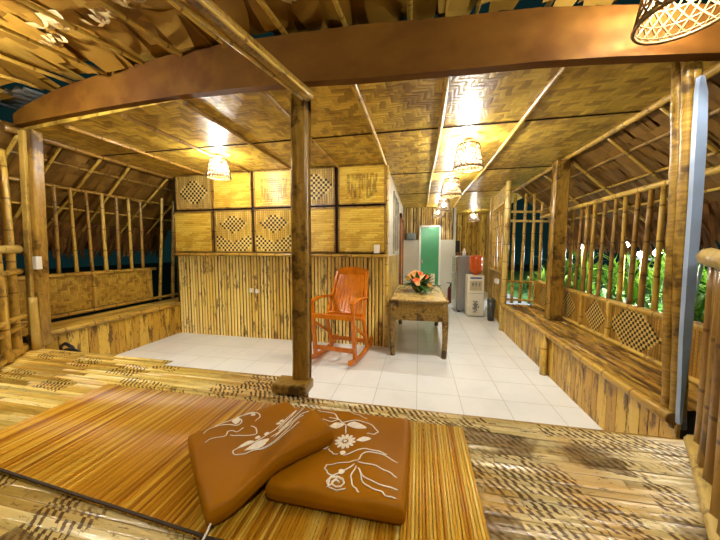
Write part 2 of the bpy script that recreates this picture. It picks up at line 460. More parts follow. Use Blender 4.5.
def pole(name, p0, p1, r, mat, parent=None, taper=.92, bend=.006, n=9):
    """a bamboo culm from p0 to p1 with swollen nodes every 30 cm"""
    p0, p1 = Vector(p0), Vector(p1); d = p1 - p0; L = d.length
    ks = [0.0]; z = .15
    while z < L - .02: ks += [z - .018, z - .006, z + .006, z + .018]; z += .3
    ks = sorted(k for k in ks if 0 <= k < L) + [L]
    ph = random.random() * 6; pts, rs = [], []
    for k in ks:
        q = abs(((k / .3 + .5) % 1) - .5) * .3
        bulge = 1.12 if q < .008 else 1.0
        pts.append((bend * sin(k * 1.7 + ph) * L, bend * cos(k * 1.3 + ph) * L, k)); rs.append(r * bulge * (1 - (1 - taper) * k / L))
    mb = MB().tube(pts, rs, n)
    o = build(name, mb, mat, parent); o.location = p0
    o.rotation_mode = 'QUATERNION'; o.rotation_quaternion = d.to_track_quat('Z', 'Y')
    return o
ORD = ['first', 'second', 'third', 'fourth', 'fifth', 'sixth', 'seventh', 'eighth', 'ninth', 'tenth', 'eleventh', 'twelfth']
def T(o, p):           # world point in the frame of an unrotated thing
    return Vector(p) - o.location

# ------------------------------------------------------------------ the setting
PLAT = .40; CEIL = 2.6
struct('floor', MB().box((-1.0, 6.2, -.04), (7.6, 9.2, .08)), M['tile'])
_cl = MB(); _pp = [(-4.0, 2.22), (-.75, 1.90), (1.87, 1.90), (1.87, 8.4), (-4.0, 8.4)]
_cl.add([(x, y, CEIL) for x, y in _pp] + [(x, y, CEIL + .04) for x, y in _pp], [(4, 3, 2, 1, 0), (5, 6, 7, 8, 9)] + [(k, (k + 1) % 5, 5 + (k + 1) % 5, 5 + k) for k in range(5)])
ceil = struct('ceiling', _cl.box((1.4, 9.5, CEIL + .02), (.94, 2.2, .04)).box((2.1, 8.65, CEIL + .02), (.46, 3.9, .04)), M['ceiling'])
n = 1
for x in (-3.3, -2.55, -1.85, -1.15, -.47, .18, .91):
    o = pole('trim_%d' % n, (x, 1.93 if x > -.8 else 1.93 - (x + .75) * .0985, CEIL - .012), (x, 4.04 if x < -.5 else 8.38, CEIL - .012), .020, M['pole_dark' if x < -.5 else 'pole'], bend=.0012); o['kind'] = 'structure'; n += 1
o = pole('trim_%d' % n, (1.87, 2.0, CEIL - .01), (1.87, 8.3, CEIL - .01), .03, M['pole'], bend=.001); o['kind'] = 'structure'; n += 1
o = pole('trim_%d' % n, (-3.98, 2.1, CEIL - .01), (-3.98, 4.3, CEIL - .01), .03, M['pole_dark']); o['kind'] = 'structure'; n += 1
for y in (2.97, 4.62, 6.3):
    o = struct('trim_%d' % n, MB().box((-.02 if y > 4 else -1.06, y, CEIL - .004), (3.75 if y > 4 else 5.8, .012, .010)), M['gap']); n += 1

# back wall of the room, its split bamboo dado and rail
bw = struct('wall_back', MB().box((-2.215, 4.10, 1.3), (3.53, .08, 2.6)), M['gap'])
mb = MB(); x = -3.92
while x < -.455:
    w = random.uniform(.018, .023); mb.half((x, 4.06, .0), (x, 4.06, 1.31 + random.uniform(-.01, .01)), w, (0, -1, 0), 5, .7); x += w * 2 + random.uniform(.009, .017)
build('split_bamboo_cladding', mb, M['slat'], bw)
o = pole('rail', (-3.95, 4.01, 1.335), (-.44, 4.01, 1.325), .03, M['pole'], bw, bend=.001)
for k, (x, z0, z1) in enumerate([(-3.19, 1.37, 2.6), (-2.49, 1.37, 2.6), (-1.8, 1.37, 2.6), (-1.165, 1.37, 2.6)]):
    build('batten', MB().box((x, 4.035, (z0 + z1) / 2), (.035, .04, z1 - z0)), M['gap'], bw)
build('batten', MB().box((-2.55, 4.035, 2.035), (2.75, .035, .03)), M['gap'], bw)

wc = struct('wall_corridor', MB().box((-.50, 6.27, 1.3), (.08, 4.26, 2.6)), M['pale_ply'])
mb = MB(); y = 4.08
while y < 6.4:
    w = random.uniform(.017, .024); mb.half((-.46, y, 0), (-.46, y, 1.31), w, (1, 0, 0), 5, .7); y += w * 2 + random.uniform(.004, .016)
build('split_bamboo_cladding', mb, M['slat'], wc)
pole('corner_post', (-.45, 4.06, 0), (-.45, 4.06, 2.58), .028, M['pole'], wc, bend=.001)
wn = struct('window_1', MB().box((-.455, 5.65, 1.88), (.02, 1.02, 1.0)), M['dark_glass'])
f = MB()
for yy in (5.14, 5.65, 6.16): f.box((-.445, yy, 1.88), (.04, .05, 1.08))
for zz in (1.36, 2.41): f.box((-.445, 5.65, zz), (.04, 1.07, .05))
build('window_frame', f, M['pale_ply'], wn)
d1 = struct('door_1', MB().box((-.455, 7.35, 1.05), (.03, .84, 2.1)), M['brown_door'])
f = MB()
for yy in (6.88, 7.82): f.box((-.44, yy, 1.13), (.06, .10, 2.26))
f.box((-.44, 7.35, 2.2), (.06, 1.04, .10)); build('door_frame', f, M['brown_door'], d1)

we = struct('wall_end', MB().box((.22, 8.46, .84), (1.44, .12, 1.68)), M['cream_wall'])
mb = MB(); x = -.48
while x < .93:
    w = random.uniform(.02, .034); mb.half((x, 8.44, 1.68), (x, 8.44, 2.6), w, (0, -1, 0), 5, .6); x += w * 2 + random.uniform(.004, .02)
build('split_bamboo_cladding', mb, M['slat_dark'], we)
build('backing', MB().box((.22, 8.48, 2.14), (1.44, .06, .92)), M['gap'], we)
d2 = struct('door_2', MB().box((.30, 8.385, 1.02), (.50, .03, 2.04)), M['green_door'])
f = MB()
for xx in (.025, .575): f.box((xx, 8.385, 1.04), (.05, .06, 2.08))
f.box((.30, 8.385, 2.06), (.6, .06, .05)); build('door_frame', f, M['white'], d2)
h = MB().sphere((.085, 8.34, 1.06), .025).box((.085, 8.365, 1.06), (.05, .012, .12)); build('door_handle', h, M['silver'], d2)
# recess behind the refrigerator
struct('wall_recess_left', MB().box((.97, 9.5, 1.3), (.08, 2.0, 2.6)), M['cream_wall'])
wr = struct('wall_recess_back', MB().box((1.62, 10.5, 1.3), (1.38, .08, 2.6)), M['gap'])
mb = MB(); x = 1.0
while x < 2.2:
    w = random.uniform(.03, .045); mb.half((x, 10.46, 0), (x, 10.46, 2.6), w, (0, -1, 0), 5, .6); x += w * 2 + random.uniform(.004, .014)
build('split_bamboo_cladding', mb, M['board'], wr)
wr = struct('wall_recess_right', MB().box((2.26, 9.5, 1.3), (.06, 2.0, 2.6)), M['gap'])
mb = MB(); y = 8.55
while y < 10.45:
    w = random.uniform(.03, .045); mb.half((2.22, y, 0), (2.22, y, 2.6), w, (-1, 0, 0), 5, .6); y += w * 2 + random.uniform(.004, .014)
build('split_bamboo_cladding', mb, M['slat_dark'], wr)
# ground outside
struct('ground', MB().box((0, 8, -.35), (60, 50, .3)), M['soil'])

# ------------------------------------------------------------------ posts and the long fascia board
def sq_post(name, label, a, b, w, d, mat, cat='post'):
    a, b = Vector(a), Vector(b); mb = MB(); N = 9; vs = []
    for k in range(N + 1):
        p = a.lerp(b, k / N); j = .006
        for sx, sy in ((-1, -1), (1, -1), (1, 1), (-1, 1)):
            for ch in (0, 1):
                cx = sx * (w / 2 - (.012 if (ch == 0) == (sx * sy > 0) else 0)); cy = sy * (d / 2 - (.012 if (ch == 1) == (sx * sy > 0) else 0))
                vs.append(Vector((p.x + cx + random.uniform(-j, j) * .5, p.y + cy + random.uniform(-j, j) * .5, p.z)) - a)
    m = 8; fs = [(k * m + q, k * m + (q + 1) % m, (k + 1) * m + (q + 1) % m, (k + 1) * m + q) for k in range(N) for q in range(m)]
    fs += [tuple(reversed(range(m))), tuple(N * m + q for q in range(m))]
    mb.add(vs, fs); o = build(name, mb, mat); o.location = a
    return tag(o, label, cat)
sq_post('post', 'dark weathered wooden post standing in the middle of the platform edge', (-.835, 1.92, PLAT), (-.815, 1.92, 2.52), .118, .10, M['post'])
pb = MB().box((-.88, 1.86, PLAT + .035), (.26, .16, .07), None, .012)
tag(build('wooden_block', pb, M['post'], loc=(-.88, 1.86, PLAT)), 'low wooden block at the foot of the middle post', 'block')
lp = thing('post', 'square timber post with a painted lit face at the left end of the platform edge', 'post', (-3.87, 2.21, PLAT))
sq = MB(); sq.bar(T(lp, (-3.895, 2.22, PLAT)), T(lp, (-3.79, 2.22, 2.6)), .10, .10, (0, 1, 0), .012); build('shaft', sq, M['post'], lp)
sq = MB(); sq.bar(T(lp, (-3.925, 2.155, PLAT)), T(lp, (-3.825, 2.155, 2.58)), .07, .03, (0, 1, 0), .006); build('painted_lit_face', sq, M['post_pale'], lp)  # lit left side of the post put in as a paler strip
for zz, rr in ((.62, .036),):
    pole('stub', T(lp, (-3.83, 2.13, PLAT)), T(lp, (-3.83, 2.13, .93)), rr, M['post_pale'], lp)
so = MB().box((-3.775, 2.16, 1.28), (.05, .05, .13), None, .006)
tag(build('socket_box', so, M['white'], loc=(-3.775, 2.16, 1.22)), 'small white socket box on the left timber post', 'socket')
rp = thing('post', 'bark-covered post at the right end of the platform edge', 'post', (1.40, 1.93, PLAT))
for k, (dx, dy, r) in enumerate([(-.016, -.030, .026), (-.012, .03, .028), (.020, .025, .028), (.016, -.03, .026)]):
    mb = MB(); zs = [q * .085 for q in range(25)]
    mb.tube([(dx * .85 + .066 - .036 * z + .004 * sin(z * 5 + k), dy, z) for z in zs], [r * (1 + (.13 if q % 4 == k else .02 * sin(q * 2.1 + k))) for q, z in enumerate(zs)], 9)
    build('culm', mb, M['bark'], rp)
bl = MB()  # tapered strip shaped and coloured as cool light on the post face
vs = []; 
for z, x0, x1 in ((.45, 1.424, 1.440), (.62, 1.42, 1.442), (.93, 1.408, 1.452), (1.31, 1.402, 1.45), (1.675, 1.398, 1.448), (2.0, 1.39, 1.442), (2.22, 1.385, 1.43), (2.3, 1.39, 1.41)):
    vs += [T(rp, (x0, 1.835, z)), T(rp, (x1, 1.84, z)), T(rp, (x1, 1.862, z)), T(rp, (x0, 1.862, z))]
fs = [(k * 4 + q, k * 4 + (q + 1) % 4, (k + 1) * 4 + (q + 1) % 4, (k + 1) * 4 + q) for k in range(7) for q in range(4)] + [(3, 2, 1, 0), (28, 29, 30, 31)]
bl.add(vs, fs); o = build('cool_light_strip', bl, M['cool_light'], rp); o['label'] = 'pale blue grey strip painting cool light on the post'

prof = [(-3.92, 2.18, 2.63, 2.74), (-3.77, 2.17, 2.635, 2.79), (-3.3, 2.13, 2.635, 2.87), (-2.68, 2.07, 2.625, 2.905), (-1.86, 1.99, 2.60, 2.91), (-1.3, 1.93, 2.56, 2.88),
        (-.73, 1.87, 2.51, 2.82), (-.39, 1.86, 2.485, 2.805), (.15, 1.85, 2.46, 2.76), (.63, 1.85, 2.45, 2.735), (.98, 1.85, 2.43, 2.69), (1.33, 1.85, 2.40, 2.64), (1.62, 1.85, 2.37, 2.58)]
mb = MB(); vs = []
for x, y, z0, z1 in prof: vs += [(x, y - .03, z0), (x, y - .03, z1), (x, y + .03, z1), (x, y + .03, z0)]
fs = [(k * 4 + q, k * 4 + (q + 1) % 4, (k + 1) * 4 + (q + 1) % 4, (k + 1) * 4 + q) for k in range(len(prof) - 1) for q in range(4)]
fs += [(3, 2, 1, 0), tuple(len(vs) - 4 + q for q in range(4))]
mb.add(vs, fs)
fb = thing('fascia_beam', 'long bowed brown beam spanning above the platform edge from post to post', 'beam', (0, 1.9, 2.4))
o = build('board', MB(), M['beam'], fb); bpy.data.objects.remove(o)
mb.v = [tuple(T(fb, v)) for v in mb.v]; build('board', mb, M['beam'], fb)
lip = MB()
for (a, b) in zip(prof[:-1], prof[1:]): lip.bar(T(fb, (a[0], a[1] - .034, a[2] + .008)), T(fb, (b[0], b[1] - .034, b[2] + .008)), .012, .02)
build('lower_edge_strip', lip, M['beam'], fb)

# ------------------------------------------------------------------ the raised platform
pf = thing('bamboo_platform', 'low raised platform decked with flattened bamboo at the front', 'platform', (-1.2, 1.0, 0))
def edge_y(x): return 2.17 + (x + 3.9) * -.035 if x < -.83 else 1.83
dk = MB(); y = -.9
while y < 2.14:
    w = random.uniform(.030, .044); x = -4.1 + random.uniform(-.5, 0)
    while x < 1.48:
        L = random.uniform(.9, 2.0); x1 = min(x + L, 1.48); x0 = max(x, -4.0)
        if y + w > 1.83: x1 = min(x1, -.80)
        if y + w > 2.07: x1 = min(x1, -2.2)
        x1 = min(x1, 1.46 - max(0, 1.78 - y) * .62)
        if x1 - x0 > .05:
            zz = PLAT - .012 + random.uniform(-.002, .002)
            dk.half(T(pf, (x0, y + w / 2, zz)), T(pf, (x1 - .004, y + w / 2, zz)), w / 2, (0, 0, 1), 4, .2)
        x += L
    y += w + random.uniform(.0, .0015)
build('deck', dk, M['deck'], pf)
fr = MB().box(T(pf, (-1.26, .47, PLAT - .04)), (5.44, 2.68, .05))
fr.box(T(pf, (-2.4, 1.95, PLAT - .04)), (3.15, .25, .05)); build('joist_panel', fr, M['pole_dark'], pf)
fb2 = MB()
x = -.76
while x < 1.44: fb2.half(T(pf, (x, 1.80, 0)), T(pf, (x, 1.80, PLAT - .02)), .03, (0, 1, 0), 4, .5); x += .062
x = -3.95
build('front_skirt', fb2, M['board'], pf); fb2 = MB()
while x < -.84: fb2.half(T(pf, (x, edge_y(x) - .06, 0)), T(pf, (x, edge_y(x) - .06, PLAT - .02)), .03, (0, 1, 0), 4, .5); x += .062
build('front_skirt', fb2, M['board'], pf)

bm_ = thing('bamboo_stick_mat', 'glossy orange brown stick mat spread over the platform', 'mat', (-1.0, 1.2, PLAT))
mb = MB(); x = -2.28
while x < .262:
    w = random.uniform(.010, .014)
    y1 = 1.655 - .012 * (x + 2.3) / 2.5 + random.uniform(-.003, .003)
    y0 = .95 - .10 * (x + 2.3) if x < -1.2 else .78
    y0 = .93 - .11 * (x + 1.95) if x < -.5 else .35
    y0 = .90 - .10 * (x + 2.28) / 1.5 if x < -.74 else .795 - .0 * x
    mb.half(T(bm_, (x, y0, PLAT + .001)), T(bm_, (x, y1, PLAT + .001)), w / 2, (0, 0, 1), 4, .8); x += w + .0008
build('sticks', mb, M['mat'], bm_)
mb = MB().bar(T(bm_, (-2.28, .905, PLAT + .008)), T(bm_, (-.74, .805, PLAT + .006)), .010, .010)
mb.bar(T(bm_, (-.74, .80, PLAT + .008)), T(bm_, (.26, .80, PLAT + .006)), .010, .010)
build('bound_edge', mb, M['gap'], bm_)

# ------------------------------------------------------------------ cushions
E1L = [[(-0.206, -0.207), (-0.233, -0.162), (-0.214, -0.106), (-0.164, -0.056), (-0.189, -0.023), (-0.239, -0.035), (-0.243, 0.004), (-0.224, 0.054)], [(-0.12, -0.213), (-0.128, -0.173), (-0.111, -0.128), (-0.139, -0.097), (-0.111, -0.069), (-0.126, -0.031)], [(-0.104, -0.105), (-0.066, -0.056), (-0.034, -0.005), (-0.072, 0.016), (-0.119, 0.003)], [(-0.24, -0.15), (-0.24, -0.098), (-0.235, -0.055), (-0.245, -0.018), (-0.238, 0.051), (-0.178, 0.069), (-0.149, 0.031)], [(0.047, -0.124), (0.018, -0.113), (0.022, -0.079), (0.025, -0.014), (-0.002, 0.084), (-0.075, 0.192), (-0.098, 0.245)], [(0.047, -0.124), (0.076, -0.093), (0.087, -0.034), (0.113, 0.04), (0.107, 0.113), (0.085, 0.151), (0.086, 0.199)], [(0.036, 0.087), (0.012, 0.174), (-0.0, 0.245)], [(0.072, 0.235), (0.062, 0.191), (0.069, 0.13), (0.041, 0.049)], [(0.009, 0.098), (-0.044, 0.179), (-0.077, 0.235)], [(0.087, -0.034), (0.13, 0.034), (0.138, 0.1), (0.126, 0.16)]]
E1F = [[(0.054, -0.08), (0.03, -0.016), (0.049, 0.038), (0.085, -0.017)], [(0.067, 0.049), (0.017, 0.133), (0.009, 0.186), (0.063, 0.113)], [(0.015, -0.109), (-0.006, -0.047), (0.025, -0.023), (0.027, -0.073)], [(-0.224, -0.069), (-0.245, -0.031), (-0.202, -0.029), (-0.177, -0.058)]]
E1B = [(-0.048, 0.121), (0.002, 0.042), (0.002, -0.002), (-0.246, 0.024), (-0.212, 0.041), (-0.221, -0.042), (-0.061, 0.145)]
E2L = [[(-0.085, 0.139), (-0.014, 0.172), (0.065, 0.164), (0.12, 0.115), (0.106, 0.084), (0.071, 0.077)], [(-0.052, 0.246), (-0.007, 0.23), (0.048, 0.208)], [(-0.031, -0.081), (-0.057, -0.08), (-0.081, -0.057)], [(-0.028, -0.255), (-0.002, -0.207), (-0.046, -0.188), (-0.063, -0.162), (-0.045, -0.144), (0.021, -0.12), (0.065, -0.105)], [(0.065, -0.105), (0.087, -0.057), (0.151, -0.044), (0.233, -0.07)], [(0.067, -0.115), (0.13, -0.118), (0.193, -0.133), (0.236, -0.152)], [(-0.005, -0.087), (0.067, -0.038), (0.133, -0.031), (0.182, -0.037)], [(0.064, -0.136), (0.055, -0.195), (0.08, -0.235), (0.1, -0.25)], [(0.073, -0.144), (0.12, -0.191), (0.201, -0.209), (0.243, -0.209)], [(0.084, -0.161), (0.118, -0.218), (0.177, -0.235), (0.207, -0.25), (0.24, -0.25)], [(0.054, -0.128), (0.004, -0.178), (-0.026, -0.203), (-0.02, -0.246)], [(-0.033, 0.056), (-0.044, 0.111), (-0.093, 0.169), (-0.16, 0.189)],
       [(-0.245, 0.24), (-0.2, 0.235), (-0.15, 0.232), (-0.105, 0.18), (-0.135, 0.152), (-0.19, 0.165)]]
E2F = [[(-0.134, 0.107), (-0.107, 0.147), (-0.059, 0.132), (-0.088, 0.096)], [(-0.047, 0.128), (-0.012, 0.163), (0.063, 0.124), (0.011, 0.104)], [(0.03, 0.016), (0.059, 0.048), (0.098, 0.045), (0.066, 0.013)], [(-0.12, -0.045), (-0.096, -0.01), (-0.087, -0.048), (-0.104, -0.066)]]
E2B = [(0.01, -0.171), (-0.012, -0.07)]
def smooth01(t): t = max(0, min(1, t)); return t * t * (3 - 2 * t)
def cushion(label, c, rz, half, th, lift, lines, fills, blobs, extra=None):
    root = thing('cushion', label, 'cushion', (c[0], c[1], PLAT + .013), rz, 'brown embroidered cushions on the stick mat')
    N = 34
    def top(u, v):
        e = max(0, 1 - abs(u / half) ** 24) * max(0, 1 - abs(v / half) ** 24)
        return th / 2 + th / 2 * e ** .3 + .004 * sin(u * 21 + v * 9) * e + lift(u, v) + .012 * (1 - (u / half) ** 2) * (1 - (v / half) ** 2)
    def bot(u, v):
        e = max(0, 1 - abs(u / half) ** 24) * max(0, 1 - abs(v / half) ** 24)
        return th / 2 - th / 2 * e ** .3 + lift(u, v)
    def xy(i, j):
        a, b = -1 + 2 * i / N, -1 + 2 * j / N
        a = math.copysign(1 - (1 - abs(a)) ** 1.7, a); b = math.copysign(1 - (1 - abs(b)) ** 1.7, b)
        k = 1 - .03 * (a * a * b * b) ** 2
        pin = .004
        return a * half * k - math.copysign(pin * (1 - b * b), a) * abs(a), b * half * k - math.copysign(pin * (1 - a * a), b) * abs(b)
    mb = MB(); vs = []
    for fn in (top, bot):
        for i in range(N + 1):
            for j in range(N + 1):
                u, v = xy(i, j); uu, vv = [(-1 + 2 * q / N) for q in (i, j)]
                uu = math.copysign(1 - (1 - abs(uu)) ** 1.7, uu) * half; vv = math.copysign(1 - (1 - abs(vv)) ** 1.7, vv) * half
                z = fn(uu, vv) - lift(uu, vv) + lift(u, v); vs.append((u, v, z))
    K = (N + 1) ** 2; id_ = lambda i, j: i * (N + 1) + j
    fs = []
    for i in range(N):
        for j in range(N):
            fs.append((id_(i, j), id_(i + 1, j), id_(i + 1, j + 1), id_(i, j + 1)))
            fs.append((K + id_(i, j), K + id_(i, j + 1), K + id_(i + 1, j + 1), K + id_(i + 1, j)))
    mb.add(vs, fs, True)
    cov = build('cover', mb, M['satin'], root)
    # embroidery lies on the cover, one raised thread layer
    em = MB()
    def seat(u, v, h=.002): return Vector((u, v, top(u, v) + h))
    def catmull(P, n=5):
        Q = [P[0]] + list(P) + [P[-1]]; out = []
        for k in range(1, len(Q) - 2):
            p0, p1, p2, p3 = [Vector(q).to_2d() if len(q) > 2 else Vector(q) for q in Q[k - 1:k + 3]]
            for s in range(n):
                t = s / n; out.append(.5 * ((2 * p1) + (p2 - p0) * t + (2 * p0 - 5 * p1 + 4 * p2 - p3) * t * t + (3 * p1 - p0 - 3 * p2 + p3) * t ** 3))
        out.append(Vector(P[-1])); return out
    for ln in lines:
        pts = catmull(ln); pts = [seat(p.x + .002 * sin(k * 1.3), p.y + .002 * cos(k * 1.1)) for k, p in enumerate(pts)]
        em.tube(pts, [.0032 if 0 < k < len(pts) - 1 else .002 for k in range(len(pts))], 6, True, .5)
    def disc(P, h=.003):
        cx = sum(p[0] for p in P) / len(P); cy = sum(p[1] for p in P) / len(P)
        vs = [seat(cx, cy, h + .002)] + [seat(p[0], p[1], h - .002) for p in P]
        em.add(vs, [(0, 1 + k, 1 + (k + 1) % len(P)) for k in range(len(P))], True)
    for fl in fills: disc([tuple(p) for p in catmull(list(fl) + [fl[0]], 4)][:-1])
    def dot(u, v, r): disc([(u + r * cos(a) * (1 + .15 * sin(3 * a)), v + r * sin(a)) for a in [2 * pi * q / 10 for q in range(10)]], .004)
    for b in blobs: dot(b[0], b[1], .013)
    if extra == 'daisy':
        for q in range(12):
            a = 2 * pi * q / 12; ca, sa = cos(a), sin(a)
            P = [(.012, 0), (.026, .009), (.046, .007), (.052, 0), (.046, -.007), (.026, -.009)]
            disc([(-.02 + x * ca - y * sa, .005 + x * sa + y * ca) for x, y in P])
        dot(-.02, .005, .009)
        sp = [(.005 + (.008 + .0027 * q) * cos(q * .8), -.225 + (.008 + .0027 * q) * .75 * sin(q * .8)) for q in range(16)]
        em.tube([seat(*p) for p in sp], .0045, 6, True, .5)
    build('embroidery', em, M['thread'], root)['label'] = 'white floral embroidery'
    if extra != 'daisy':
        tz = MB(); tz.tube([(.27, -.255, .03), (.285, -.27, .018), (.30, -.29, .006), (.325, -.285, .004), (.345, -.30, .004)], .0045, 6)
        build('zip_cord', tz, M['cord'], root)['label'] = 'pale cord hanging from the corner'
    return root
A1 = radians(-41)
def lift1(u, v):
    wx = -.75 + u * cos(A1) - v * sin(A1); wy = 1.19 + u * sin(A1) + v * cos(A1)
    return .093 * smooth01((wx + .70) / .17)
cushion('square brown embroidered cushion turned diagonally, its corner lying on the other cushion', (-.31, 1.245), 0,   .285, .085, lambda u, v: 0, E2L, E2F, E2B, 'daisy')['label'] = 'square brown cushion with a white daisy, lying flat under the other cushion'
cushion('square brown cushion turned diagonally, one corner lying on the other cushion', (-.75, 1.19), A1, .275, .085, lift1, E1L, E1F, E1B)

# ------------------------------------------------------------------ woven panels of the back wall
def wall_panel(label, x0, x1, z0, z1, mat):
    c = ((x0 + x1) / 2, 4.0, (z0 + z1) / 2)
    t = thing('woven_panel', label, 'wall panel', c)
    build('weave', MB().box((0, 0, 0), (x1 - x0 - .03, .022, z1 - z0 - .03)), mat, t)
    f = MB(); w, h = x1 - x0 - .02, z1 - z0 - .02
    for s in (-1, 1): f.box((s * w / 2, -.006, 0), (.018, .03, h)).box((0, -.006, s * h / 2), (w, .03, .018))
    build('edge_strip', f, M['pole_dark'], t)
wall_panel('lattice panel in the far top corner of the back wall beside the left opening', -3.86, -3.20, 2.05, 2.59, M['lat_a'])
wall_panel('plain woven panel behind the cream lamp in the top row of the back wall', -3.18, -2.51, 2.05, 2.59, M['plain_panel'])
wall_panel('woven panel with dark bark stains in the top row, left of the middle post', -2.47, -1.82, 2.05, 2.59, M['stain_panel'])
wall_panel('lattice panel in the top row just right of the middle post', -1.78, -1.19, 2.05, 2.59, M['lat_a'])
wall_panel('dark-stained woven panel in the top row beside the corridor corner', -1.14, -.46, 2.05, 2.59, M['stain_panel'])
wall_panel('plain yellow woven panel in the lower row beside the left opening', -3.92, -3.21, 1.37, 2.02, M['plain_panel'])
wall_panel('chevron lattice panel in the lower row, second from the left opening', -3.17, -2.51, 1.37, 2.02, M['lat_b'])
wall_panel('chevron lattice panel in the lower row just left of the middle post', -2.47, -1.82, 1.37, 2.02, M['lat_b'])
wall_panel('plain yellow woven panel in the lower row just right of the middle post', -1.78, -1.19, 1.37, 2.02, M['plain_panel'])
wall_panel('plain yellow woven panel with a light switch, above the rocking chair', -1.14, -.46, 1.37, 2.02, M['plain_panel'])
o = MB().box((-.58, 3.975, 1.42), (.08, .02, .12), None, .005)
tag(build('light_switch', o, M['white'], loc=(-.58, 4.01, 1.42)), 'white light switch on the back wall near the corridor corner', 'switch')
so = thing('wall_socket', 'small white twin wall socket low on the bamboo dado', 'socket', (-2.52, 4.02, .76))
build('plate', MB().box((-.05, -.012, .01), (.055, .03, .06), None, .004), M['white'], so); build('plate', MB().box((.05, -.012, .0), (.05, .03, .055), None, .004), M['white'], so)

# ------------------------------------------------------------------ benches
def slat_seat(root, x0, x1, y0, y1, z, mat, w=.042):
    mb = MB(); x = x0
    while x < x1:
        y = y0
        while y < y1:
            L = random.uniform(.8, 1.8); mb.half(T(root, (x + w / 2, y, z - .012)), T(root, (x + w / 2, min(y + L, y1) - .004, z - .012)), w / 2, (0, 0, 1), 4, .35); y += L
        x += w + .002
    build('seat', mb, mat, root)
def front_slats(root, x, nx, y0, y1, z, mat):
    mb = MB(); y = y0
    while y < y1:
        w = random.uniform(.07, .14); mb.box(T(root, (x, y + w / 2, z / 2)), (.018, w - .004, z), None, .004)
        y += w
    build('front_panel', mb, mat, root)
rb = thing('bench', 'long built-in bamboo bench under the right window opening', 'bench', (1.68, 3.6, 0))
slat_seat(rb, 1.45, 1.94, 1.98, 5.3, .475, M['seat'])
front_slats(rb, 1.445, -1, 1.86, 5.3, .45, M['board'])
pole('front_rail', T(rb, (1.425, 1.87, .46)), T(rb, (1.425, 5.32, .46)), .033, M['pole'], rb, bend=.001)
build('base_frame', MB().box(T(rb, (1.70, 3.62, .22)), (.46, 3.3, .42)), M['gap'], rb)
pole('front_post', T(rb, (1.405, 3.5, 0)), T(rb, (1.405, 3.5, .47)), .035, M['pole'], rb)
for y0, y1, m in ((4.62, 5.3, 'lat_c'), (3.92, 4.56, 'lat_c'), (3.42, 3.87, 'lat_c'), (2.05, 3.36, 'lat_d')):
    c = T(rb, (1.965, (y0 + y1) / 2, .665)); build('back_panel', MB().box(c, (.022, y1 - y0, .37)), M[m], rb, c)
for y in (1.98, 3.39, 3.895, 4.59, 5.32):
    build('stile', MB().box(T(rb, (1.95, y, .67)), (.05, .05, .40), None, .008), M['pole'], rb)
pole('back_rail', T(rb, (1.97, 1.93, .87)), T(rb, (1.97, 5.34, .87)), .032, M['pole'], rb, bend=.001)
pole('lower_rail', T(rb, (1.94, 1.95, .485)), T(rb, (1.94, 5.34, .485)), .022, M['pole'], rb, bend=.001)

lb = thing('bench', 'built-in bamboo bench along the left window opening', 'bench', (-4.2, 3.2, 0))
slat_seat(lb, -4.46, -3.98, 2.16, 4.75, .515, M['seat_pale'])
front_slats(lb, -3.965, 1, 2.2, 4.05, .49, M['board'])
pole('front_rail', T(lb, (-3.95, 2.14, .50)), T(lb, (-3.95, 4.05, .50)), .036, M['pole'], lb, bend=.001)
build('base_frame', MB().box(T(lb, (-4.22, 3.42, .24)), (.46, 2.5, .46)), M['gap'], lb)
for y0, y1 in ((2.28, 3.12), (3.18, 3.95)):
    c = T(lb, (-4.485, (y0 + y1) / 2, .83)); build('back_panel', MB().box(c, (.022, y1 - y0, .46)), M['bench_weave'], lb, c)
for y in (2.25, 3.15, 3.98):
    build('stile', MB().box(T(lb, (-4.46, y, .83)), (.05, .06, .52), None, .008), M['pole'], lb)
pole('back_rail', T(lb, (-4.46, 2.2, 1.085)), T(lb, (-4.46, 4.1, 1.085)), .03, M['pole'], lb, bend=.001)
pole('lower_rail', T(lb, (-4.45, 2.2, .575)), T(lb, (-4.45, 4.75, .575)), .025, M['pole'], lb, bend=.001)

# poles of the window openings
for k, (y, lean) in enumerate([(2.75, .0), (2.94, .01), (3.12, -.01), (3.31, 0), (3.49, .01), (3.68, -.01), (3.87, .0)]):
    tag(pole('bamboo_pole', (-4.46, y, 1.10), (-4.45 + lean, y + random.uniform(-.02, .02), 2.21), random.uniform(.019, .025), M['pole' if k % 2 else 'pole_dark']),
        '%s window pole from the left timber post, on the left bench back' % ORD[k], 'pole', 'bamboo poles of the left window opening')
tag(pole('bamboo_pole', (-4.45, 4.16, .52), (-4.44, 4.27, 2.5), .026, M['pole']), 'tall bamboo pole rising from the far end of the left bench seat', 'pole', 'bamboo poles of the left window opening')
tag(pole('bamboo_pole', (-4.44, 4.42, .52), (-4.44, 4.50, 2.3), .03, M['pole']), 'bamboo pole nearest the corner of the back wall, on the left bench', 'pole', 'bamboo poles of the left window opening')
tag(pole('head_rail', (-4.46, 2.15, 2.21), (-4.46, 4.1, 2.19), .02, M['pole_dark'], bend=.002), 'dark bamboo rail over the left window poles', 'rail')
RY = [2.89, 3.04, 3.18, 3.35, 3.5, 3.68, 3.84, 4.01, 4.17, 4.33, 4.52]
for k, y in enumerate(RY):
    a = random.uniform(-.02, .02)
    tag(pole('bamboo_pole', (1.985, y - .02, .885), (2.0 + abs(a), y + a, 1.95), random.uniform(.018, .024), M['pole_dark' if k % 3 else 'pole']),  # backlit shade put into the colour: most poles take the dark bamboo
        '%s window pole from the right platform post, on the right bench back' % ORD[k], 'pole', 'bamboo poles of the right window opening')
